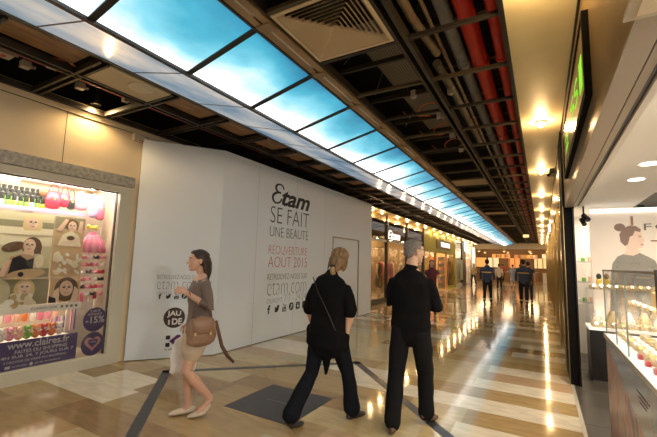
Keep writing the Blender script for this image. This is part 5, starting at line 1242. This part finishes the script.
# ---- woman in black striding away
def woman_in_black():
    t = thing('person', 'blonde woman in black tunic and flared trousers striding away, seen from behind', 'person', (-1.85, 3.24, 0), math.radians(4))
    sk_ = skin('woman', (.60, .36, .24)); blk = mat('tunic_black', (.006, .006, .0065), .9, spec=.08); trs = mat('trousers_navy', (.008, .009, .013), .9, spec=.1)
    shm = mat('shoe_black', (.02, .016, .013), .5); sol = mat('sole_brown', (.12, .07, .035), .7)
    hipL, hipR = V3(-.085, .0, .86), V3(.085, .02, .86)
    knL, knR = V3(-.13, -.06, .47), V3(.15, .17, .47)
    anL, anR = V3(-.22, -.29, .12), V3(.19, .23, .085)
    shL, shR = V3(-.148, .02, 1.30), V3(.168, .03, 1.295)
    elL, elR = V3(-.225, .01, 1.08), V3(.235, .02, 1.08)
    wrL, wrR = V3(-.205, .10, .86), V3(.185, .04, .85)
    hc = V3(.075, .10, 1.565); hy = math.radians(-12)
    g = Geo(); M, fp = head_mesh(g, hc, hy, math.radians(-12), .96, tilt=.14)
    g.loft([(V3(.01, .02, 1.37), .055, .052), (V3(.035, .05, 1.45), .046, .048), (V3(.055, .075, 1.51), .046, .05)])
    g.loft([(V3(0, 0, .86), .13, .09), (V3(0, 0, 1.05), .11, .08), (V3(.0, .01, 1.22), .13, .09), (V3(.01, .02, 1.37), .09, .06)])
    for sh, el, wr in ((shL, elL, wrL), (shR, elR, wrR)): limb(g, sh * .94 + V3(0, 0, .07), el, wr, (.04, .04, .035, .037, .025))
    for h_, k_, a_ in ((hipL, knL, anL), (hipR, knR, anR)): limb(g, h_, k_, a_, (.07, .065, .048, .05, .032))
    hand(g, wrL, V3(.05, .25, -1), V3(1, .1, 0), V3(0, 1, .2), .95, .45); hand(g, wrR, V3(-.15, .2, -1), V3(-1, .0, 0), V3(0, 1, .2), .95, .45)
    organic('body', g, .0045, t, sk_, 2, paint=lambda c, n: fp(c))
    g = Geo()
    g.loft([(V3(-.01, -.0, .74), .215, .15), (V3(0, .0, .86), .20, .145), (V3(.0, .0, 1.02), .175, .125), (V3(.005, .01, 1.18), .185, .125), (V3(.01, .015, 1.30), .19, .12), (V3(.01, .02, 1.37), .14, .09), (V3(.015, .025, 1.415), .07, .062)], n=24)
    
    for sh, el, wr in ((shL, elL, wrL), (shR, elR, wrR)):
        g.loft([(sh, .052, .058), (sh.lerp(el, .35), .060, .064), (sh.lerp(el, .7), .062, .064), (el, .062, .064), (el.lerp(wr, .18), .060, .062)], n=16, cap=.5)
    # pointed tail of the tunic
    g.loft([(V3(.05, -.09, .80), .07, .05), (V3(.03, -.07, .62), .045, .03), (V3(.01, -.03, .47), .016, .014)], n=12)
    organic('tunic', g, .009, t, blk, 3, .010, 9)
    organic('tunic_pocket', Geo().loft([(V3(-.19, .03, .87), .06, .055), (V3(-.19, .05, .74), .058, .05)], n=14).loft([(V3(.165, .03, .83), .055, .06), (V3(.16, .05, .72), .05, .055)], n=14), .009, t, blk, 3, .006, 12)
    g = Geo(); g.loft([(V3(0, .0, .80), .15, .115), (V3(0, 0, .9), .145, .105)], n=20)
    for h_, k_, a_, s in ((hipL, knL, anL, -1), (hipR, knR, anR, 1)):
        g.loft([(h_ + V3(-.004 * s, 0, -.01), .09, .11), (h_.lerp(k_, .5), .084, .095), (k_, .066, .072), (k_.lerp(a_, .55), .072, .078), (a_.lerp(k_, .05), .085, .092)], n=18)
    organic('trousers', g, .009, t, trs, 3, .008, 9, (1, 1, .8))
    shoe('shoe', anL, (.25, 1), shm, t, sol, .25, .044, lift=.75); shoe('shoe', anR, (.35, 1), shm, t, sol, .25, .044, lift=.1)
    part('shoulder_strap', Geo().tube([(-.135, -.08, 1.385), (-.06, -.115, 1.25), (.05, -.128, 1.08), (.14, -.115, .90)], .005, n=8), mat('strap_black', (.012, .012, .013), .5), t, True, local=True)
    hm = mat('hair_blonde', (.19, .115, .05), .7, noise_amt=.55, noise_scale=38, stretch=(1, 1, .25))
    h = Geo(); h.ball((0, -.022, .040), (.094, .106, .090)); h.ball((0, -.055, -.025), (.092, .068, .084)); h.ball((.045, -.02, -.03), (.045, .06, .07)); h.ball((-.045, -.02, -.03), (.045, .06, .07))
    random.seed(3)
    for k in range(26):
        a = random.uniform(-2.2, 2.2); z0 = random.uniform(-.02, .05)
        x, y = .078 * math.sin(a), -.02 - .088 * math.cos(a)
        h.tube([(x, y, z0), (x * 1.12, y * 1.08, z0 - .06), (x * random.uniform(1.0, 1.2), y * 1.0, z0 - .10 - random.uniform(0, .03))], [.016, .014, .006], n=6, cap=True)
    gg = Geo(); gg.add([M @ Vector(v) for v in h.v], h.f)
    organic('hair', gg, .006, t, hm, 2, .007, 50, (1, 1, .3))
    b = M @ Vector((0, -.098, -.075))
    organic('hair_tail', Geo().loft([(b, .026, .024), (b + V3(0, -.018, -.04), .030, .026), (b + V3(.005, -.014, -.085), .026, .022), (b + V3(.01, -.008, -.125), .010, .010)], n=12), .006, t, mat('hair_blonde_pale', (.30, .19, .09), .7, noise_amt=.5, noise_scale=40, stretch=(1, 1, .25)), 2, .006, 50, (1, 1, .3))
    part('hair_band', Geo().loft([(b + V3(0, -.006, -.012), .029, .027), (b + V3(0, -.012, -.024), .029, .027)], n=14), INK, t, True, local=True)
woman_in_black()

# ---- young woman walking past the hoarding
def young_woman():
    RT, TH = (-3.045, 2.685, 0), math.radians(151)
    t = thing('person', 'young woman in taupe top and beige shorts walking left with a handbag on her arm', 'person', RT, TH)
    sk_ = skin('girl', (.62, .36, .25)); top = mat('top_taupe', (.165, .125, .105), .85, noise_amt=.08); sho = mat('shorts_beige', (.52, .41, .29), .85)
    shm = mat('flat_cream', (.60, .50, .38), .5); sol = mat('sole_tan', (.28, .2, .12), .7)
    hipL, hipR = V3(-.08, .0, .83), V3(.08, .0, .83)
    knL, knR = V3(-.085, .10, .45), V3(.07, .06, .45)
    anL, anR = V3(-.075, -.15, .16), V3(.06, .03, .085)
    shL, shR = V3(-.152, -.01, 1.30), V3(.152, -.01, 1.30)
    elL, elR = V3(-.205, -.06, 1.06), V3(.20, -.03, 1.06)
    wrL, wrR = V3(-.075, .145, 1.20), V3(.19, .06, .86)
    hc = V3(0, .045, 1.515); hy = math.radians(6)
    g = Geo(); M, fp = head_mesh(g, hc, hy, math.radians(-3), .95, nose=1.03)
    g.loft([(V3(0, -.005, 1.33), .052, .048), (V3(0, .006, 1.41), .043, .045), (V3(0, .015, 1.46), .043, .047)])
    g.loft([(V3(0, 0, .84), .125, .09), (V3(0, 0, 1.0), .10, .078), (V3(0, .0, 1.18), .125, .09), (V3(0, .0, 1.30), .14, .075), (V3(0, -.005, 1.36), .10, .055)])
    for sh, el, wr in ((shL, elL, wrL), (shR, elR, wrR)): limb(g, sh * .96 + V3(0, 0, .05), el, wr, (.038, .037, .033, .035, .023))
    for h_, k_, a_ in ((hipL, knL, anL), (hipR, knR, anR)): limb(g, h_, k_, a_, (.078, .076, .052, .053, .032))
    for a_, d in ((anL, (0.05, 1)), (anR, (.05, 1))):
        dv = Vector((d[0], d[1], 0)).normalized()
        if a_ is anL: g.loft([(a_, .032, .034), (a_ + dv * .06 + V3(0, 0, -.07), .034, .028), (a_ + dv * .13 + V3(0, 0, -.125), .036, .018)], n=12)
        else: g.loft([(a_, .033, .036), (a_ + dv * .03 + V3(0, 0, -.045), .032, .03), (a_ + dv * .12 + V3(0, 0, -.065), .036, .018)], n=12)
    hand(g, wrL, V3(.25, .9, .35), V3(.6, -.1, -.6), V3(.2, -.2, .9), .92, .95); hand(g, wrR, V3(0, .2, -1), V3(-1, .1, 0), V3(0, 1, .1), .92, 1.2)
    organic('body', g, .0045, t, sk_, 2, paint=lambda c, n: fp(c))
    # knitted top with a low neck and three quarter sleeves
    g = Geo()
    g.loft([(V3(0, .0, .80), .155, .115), (V3(0, .0, .88), .155, .115), (V3(0, .0, 1.0), .13, .10), (V3(0, .008, 1.14), .14, .108), (V3(0, .012, 1.22), .15, .108), (V3(0, -.008, 1.31), .145, .070), (V3(0, -.022, 1.345), .10, .040)], n=24)
    g.ball((-.06, .07, 1.19), .06).ball((.06, .07, 1.19), .06)
    for sh, el, wr in ((shL, elL, wrL), (shR, elR, wrR)):
        g.loft([(sh + V3(0, 0, -.0), .050, .054), (sh.lerp(el, .5), .052, .052), (el, .047, .048), (el.lerp(wr, .35), .046, .046)], n=16, cap=.5)
    
    organic('top', g, .008, t, top, 3, .007, 13)
    g = Geo(); g.loft([(V3(0, 0, .72), .155, .115), (V3(0, 0, .84), .15, .11)], n=20)
    for h_, k_ in ((hipL, knL), (hipR, knR)): g.loft([(h_ + V3(0, 0, -.02), .095, .11), (h_.lerp(k_, .30), .098, .11), (h_.lerp(k_, .56), .094, .10)], n=18)
    organic('shorts', g, .008, t, sho, 3, .006, 12)
    shoe('shoe', anR, (.05, 1), shm, t, sol, .235, .040, low=True)
    shoe('shoe', anL + V3(0, .03, 0), (.05, 1), shm, t, sol, .235, .040, low=True, lift=.95)
    # dark hair, half tied back
    hm = mat('hair_dark_brown', (.030, .016, .010), .55, noise_amt=.5, noise_scale=45, stretch=(1, 1, .25))
    h = Geo(); h.ball((0, -.026, .040), (.081, .097, .083)); h.ball((0, -.065, .0), (.076, .058, .085)); h.ball((0, .03, .088), (.055, .04, .026)); h.ball((0, -.035, .012), (.086, .070, .085))
    h.loft([((0, -.09, .03), .055, .04), ((0, -.115, -.04), .062, .038), ((0, -.115, -.12), .060, .034), ((.0, -.10, -.20), .042, .026), ((0, -.095, -.24), .018, .014)], n=14)
    random.seed(9)
    for k in range(16):
        a = random.uniform(-1.5, 1.5); x, y = .072 * math.sin(a), -.035 - .075 * math.cos(a)
        h.tube([(x, y, .0), (x * 1.05, y - .012, -.10), (x * .8, y - .01, -.19 - random.uniform(0, .05))], [.018, .016, .006], n=6, cap=True)
    h.ball((0, -.108, .055), (.028, .026, .03))
    gg = Geo(); gg.add([M @ Vector(v) for v in h.v], h.f)
    organic('hair', gg, .006, t, hm, 2, .006, 45, (1, 1, .3))
    part('bracelet', Geo().tube([tuple(elL.lerp(wrL, .86) + V3(.026 * math.cos(a), .010 * math.sin(a), .026 * math.sin(a))) for a in [2 * PI * k / 14 for k in range(15)]], .005, n=6), mat('bracelet_black', (.02, .02, .02), .3), t, True, local=True)
    # brown handbag on the crook of her left arm
    def W(p): q = rotz(p, TH); return (q.x + RT[0], q.y + RT[1], q.z)
    lm = mat('leather_brown', (.27, .155, .095), .45, noise_amt=.2, noise_scale=9); ld = mat('leather_dark', (.09, .045, .025), .5)
    b = thing('handbag', 'brown leather handbag hanging from the young woman\'s bent arm', 'handbag', W(V3(-.26, .02, .70)), TH)
    # (built in the woman's frame, origin under the bag)
    def L(x, y, z): return Vector((x + .0, y, z))
    organic('bag_body', Geo().loft([(L(0, .0, .05), .045, .13), (L(0, .0, .11), .058, .142), (L(0, 0, .20), .052, .13), (L(0, 0, .265), .030, .11)], n=20), .008, b, lm, 3, .010, 12)
    part('flap', Geo().loft([(L(-.045, 0, .15), .020, .085), (L(-.043, 0, .22), .020, .10), (L(-.02, 0, .268), .028, .105)], n=16), mat('leather_flap', (.24, .135, .08), .4), b, True, local=True)
    for yy in (-.07, .07): part('buckle', Geo().box((-.068, yy - .010, .125), (-.060, yy + .010, .155)), WC, b, local=True)
    for xx in (-.03, .03):
        part('handle', Geo().tube([(xx, -.085, .25), (xx + .02, -.075, .33), (xx * .6 + .045, -.04, .385), (xx * .6 + .05, .0, .398), (xx * .6 + .045, .04, .385), (xx + .02, .075, .33), (xx, .085, .25)], .008, n=8), ld, b, True, local=True)
    part('tail_strap', Geo().loft([(L(0, -.13, .24), .006, .016), (L(.0, -.165, .12), .006, .017), (L(-.0, -.20, .0), .006, .018), (L(0, -.26, -.10), .006, .018), (L(.01, -.33, -.17), .006, .012)], n=8), ld, b, True, local=True)
    # white carrier bag in her right hand
    cb = thing('shopping_bag', 'white shopping bag held low in the young woman\'s far hand', 'bag', W(V3(.20, .075, .345)), TH)
    pw = mat('bag_white', (.80, .74, .68), .7)
    organic('bag_body', Geo().loft([((0, 0, .03), .04, .13), ((0, 0, .15), .045, .135), ((0, 0, .30), .028, .12), ((0, 0, .36), .016, .10)], n=18), .009, cb, pw, 2, .010, 12)
    for xx in (-.012, .012): part('handle', Geo().tube([(xx, -.06, .34), (xx * .7, -.03, .405), (0, 0, .428), (xx * .7, .03, .405), (xx, .06, .34)], .005, n=6), pw, cb, True, local=True)
young_woman()

# ---- smaller people farther down the gallery
def walker(label, loc, heading, top, bottom, hair, sknm, H=1.72, female=False, step=.22, band=None, bare_arms=False, boots=False, dress=False, bald=False, arms=0., long_hair=False, head_yaw=0., cap=None, ph=1):
    t = thing('person', label, 'person', loc, heading)
    s = H / 1.75
    def P(x, y, z): return Vector((x * s, y * s, z * s))
    wdt = .9 if female else 1.0
    hipL, hipR = P(-.09 * wdt, 0, .9), P(.09 * wdt, 0, .9)
    a1, a2 = (-.6 * step, .9 * step) if ph > 0 else (.9 * step, -.6 * step)
    anL, anR = P(-.10, a1 - .03, .09 if a1 > 0 else .13), P(.10, a2 - .03, .09 if a2 > 0 else .13)
    knL, knR = P(-.10, a1 * .45 + .05, .50), P(.10, a2 * .45 + .05, .50)
    shL, shR = P(-.175 * wdt, 0, 1.385), P(.175 * wdt, 0, 1.385)
    elL, elR = P(-.25 * wdt, -.04 + a2 * .35, 1.15), P(.25 * wdt, -.04 + a1 * .35, 1.15)
    wrL, wrR = P(-.25 * wdt, .06 + a2 * .5 + arms, .92 + arms), P(.25 * wdt, .06 + a1 * .5 + arms, .92 + arms)
    g = Geo(); M, fp = head_mesh(g, P(0, .03, 1.63), head_yaw, 0, s)
    g.loft([(P(0, 0, 1.42), .06 * s, .055 * s), (P(0, .01, 1.55), .05 * s, .052 * s)])
    g.loft([(P(0, 0, .9), .13 * s, .09 * s), (P(0, 0, 1.1), .12 * s, .085 * s), (P(0, 0, 1.3), .14 * s, .09 * s), (P(0, 0, 1.42), .1 * s, .06 * s)])
    for sh, el, wr in ((shL, elL, wrL), (shR, elR, wrR)): limb(g, sh * .97, el, wr, [x * s for x in (.042, .042, .036, .037, .026)])
    for h_, k_, a_ in ((hipL, knL, anL), (hipR, knR, anR)): limb(g, h_, k_, a_, [x * s for x in (.075, .07, .05, .052, .034)])
    for wr, sx in ((wrL, 1), (wrR, -1)): hand(g, wr, V3(0, .3, -1) if not arms else V3(0, 1, .2), V3(sx, 0, 0), V3(0, 1, .2), s, .5)
    organic('body', g, .0085, t, skin(*sknm), 2, paint=lambda c, n: fp(c))
    g = Geo()
    g.loft([(P(0, 0, .86), .17 * s * wdt, .12 * s), (P(0, 0, 1.05), .165 * s * wdt, .12 * s), (P(0, 0, 1.25), .19 * s * wdt, .125 * s), (P(0, 0, 1.38), .19 * s * wdt, .11 * s), (P(0, 0, 1.45), .11 * s, .08 * s)], n=20)
    for sh, el, wr in ((shL, elL, wrL), (shR, elR, wrR)):
        if bare_arms: g.loft([(sh, .062 * s, .064 * s), (sh.lerp(el, .45), .058 * s, .058 * s)], n=14, cap=.5)
        else: g.loft([(sh, .064 * s, .066 * s), (sh.lerp(el, .5), .058 * s, .058 * s), (el, .05 * s, .05 * s), (el.lerp(wr, .85), .04 * s, .04 * s)], n=14, cap=.5)
    tm = [mat('cloth_' + top[0], top[1], .8)] + ([mat('band_' + band[0], band[1], .5)] if band else [])
    organic('dress' if dress else 'shirt', g, .011, t, tm, 3, .006, 10, paint=(lambda c, n: 1 if band and abs(c.z / s - 1.235) < .018 and abs(c.x) < .21 else 0))
    bm_ = [mat('cloth_' + bottom[0], bottom[1], .8)] + ([mat('reflective_band', (.62, .62, .58), .4)] if boots else [])
    g = Geo(); g.loft([(P(0, 0, .84), .155 * s * wdt, .115 * s), (P(0, 0, .94), .155 * s * wdt, .11 * s)], n=18)
    if dress: g.loft([(P(0, 0, .92), .15 * s, .11 * s), (P(0, 0, .7), .18 * s, .15 * s), (P(0, 0, .5), .20 * s, .18 * s)], n=20)
    else:
        for h_, k_, a_ in ((hipL, knL, anL), (hipR, knR, anR)):
            g.loft([(h_, .092 * s, .11 * s), (h_.lerp(k_, .5), .086 * s, .095 * s), (k_, .068 * s, .072 * s), (k_.lerp(a_, .9), .058 * s, .064 * s)], n=16)
    organic('skirt' if dress else 'trousers', g, .011, t, bm_, 3, .006, 10, paint=(lambda c, n: 1 if boots and .19 < c.z / s < .235 else 0))
    sm_ = mat('shoe_dark', (.02, .018, .016), .5)
    shoe('shoe', anL, (0, 1), sm_, t, sm_, .27 * s, .046 * s, lift=.5 if a1 < 0 else .05, h=.13 if boots else .085); shoe('shoe', anR, (0, 1), sm_, t, sm_, .27 * s, .046 * s, lift=.5 if a2 < 0 else .05, h=.13 if boots else .085)
    h = Geo(); h.ball((0, -.022, .042), (.081, .096, .082)); h.ball((0, -.06, -.005), (.07, .05, .065))
    if long_hair: h.loft([((0, -.06, .0), .085, .06), ((0, -.075, -.10), .09, .05), ((0, -.07, -.19), .07, .035)], n=14)
    gg = Geo(); gg.add([M @ Vector(v) for v in h.v], h.f)
    organic('hair', gg, .009, t, mat('hair_' + hair[0], hair[1], .7), 2, .006, 50)
    return t
SKP = ('pale', (.58, .37, .26)); SKT = ('tan', (.42, .25, .16))
ST = ('yellow', (.70, .50, .10))
walker('guard in navy shirt with yellow back stripe, left of two walking away', (-1.95, 16.35, 0), math.radians(0), ('guard_navy', (.035, .055, .13)), ('guard_black', (.015, .015, .018)), ('black', (.02, .015, .012)), SKT, 1.80, band=ST, boots=True, step=.22, arms=0)
walker('guard in navy shirt with yellow back stripe, right of two walking away', (-.66, 16.6, 0), math.radians(0), ('guard_navy', (.035, .055, .13)), ('guard_black', (.015, .015, .018)), ('black', (.02, .015, .012)), SKT, 1.82, band=ST, boots=True, step=.2, ph=-1)
walker('person in dark top and jeans walking just ahead of the right-hand guard', (-.55, 18.6, 0), 0, ('dark_blue', (.03, .035, .07)), ('jeans', (.05, .06, .1)), ('black', (.02, .015, .012)), SKP, 1.76, bare_arms=True)
walker('woman in white shirt and black trousers walking between the two guards', (-2.4, 26.0, 0), 0, ('white_shirt', (.72, .66, .58)), ('black', (.015, .015, .018)), ('brown', (.10, .05, .025)), SKP, 1.66, True)
walker('woman in grey dress walking far ahead between the guards', (-1.9, 30.5, 0), 0, ('grey_dress', (.30, .32, .36)), ('grey_dress', (.30, .32, .36)), ('black', (.02, .015, .012)), SKP, 1.66, True, dress=True)
walker('woman in yellow top and dark jeans walking towards us past the pale shop', (-4.45, 29.5, 0), math.radians(165), ('yellow_top', (.62, .45, .20)), ('jeans_dark', (.025, .03, .05)), ('brown', (.10, .05, .025)), SKP, 1.68, True, long_hair=True, bare_arms=True)
walker('dark-haired woman in burgundy top and black skirt standing behind the man in black', (-3.02, 11.8, 0), math.radians(200), ('burgundy', (.11, .018, .03)), ('skirt_black', (.03, .015, .018)), ('black', (.02, .015, .012)), SKP, 1.68, True, long_hair=True, bare_arms=True, dress=True, arms=.12)
walker('shopper in orange shirt at the middle food stall in the far hall', (-2.0, 42.5, 0), 0, ('orange_shirt', (.5, .22, .06)), ('jeans', (.05, .06, .1)), ('brown', (.10, .05, .025)), SKP, 1.72)
walker('shopper in red jacket near the left food stall in the far hall', (-3.4, 40.5, 0), math.radians(20), ('red_jacket', (.4, .06, .04)), ('black', (.015, .015, .018)), ('black', (.02, .015, .012)), SKP, 1.7, True)

# ------------------------------------------------------------------ render look
w = bpy.data.worlds.new('world'); SC.world = w; w.use_nodes = True
w.node_tree.nodes['Background'].inputs[0].default_value = (.02, .016, .012, 1); w.node_tree.nodes['Background'].inputs[1].default_value = 1
SC.view_settings.view_transform = 'Standard'; SC.view_settings.look = 'None'; SC.view_settings.gamma = 1; SC.view_settings.exposure = 0
SC.view_settings.use_curve_mapping = False
SC.cycles.use_denoising = True; SC.cycles.max_bounces = 7; SC.cycles.diffuse_bounces = 3; SC.cycles.glossy_bounces = 4; SC.cycles.transparent_max_bounces = 12
SC.cycles.sample_clamp_indirect = 6; SC.cycles.sample_clamp_direct = 0
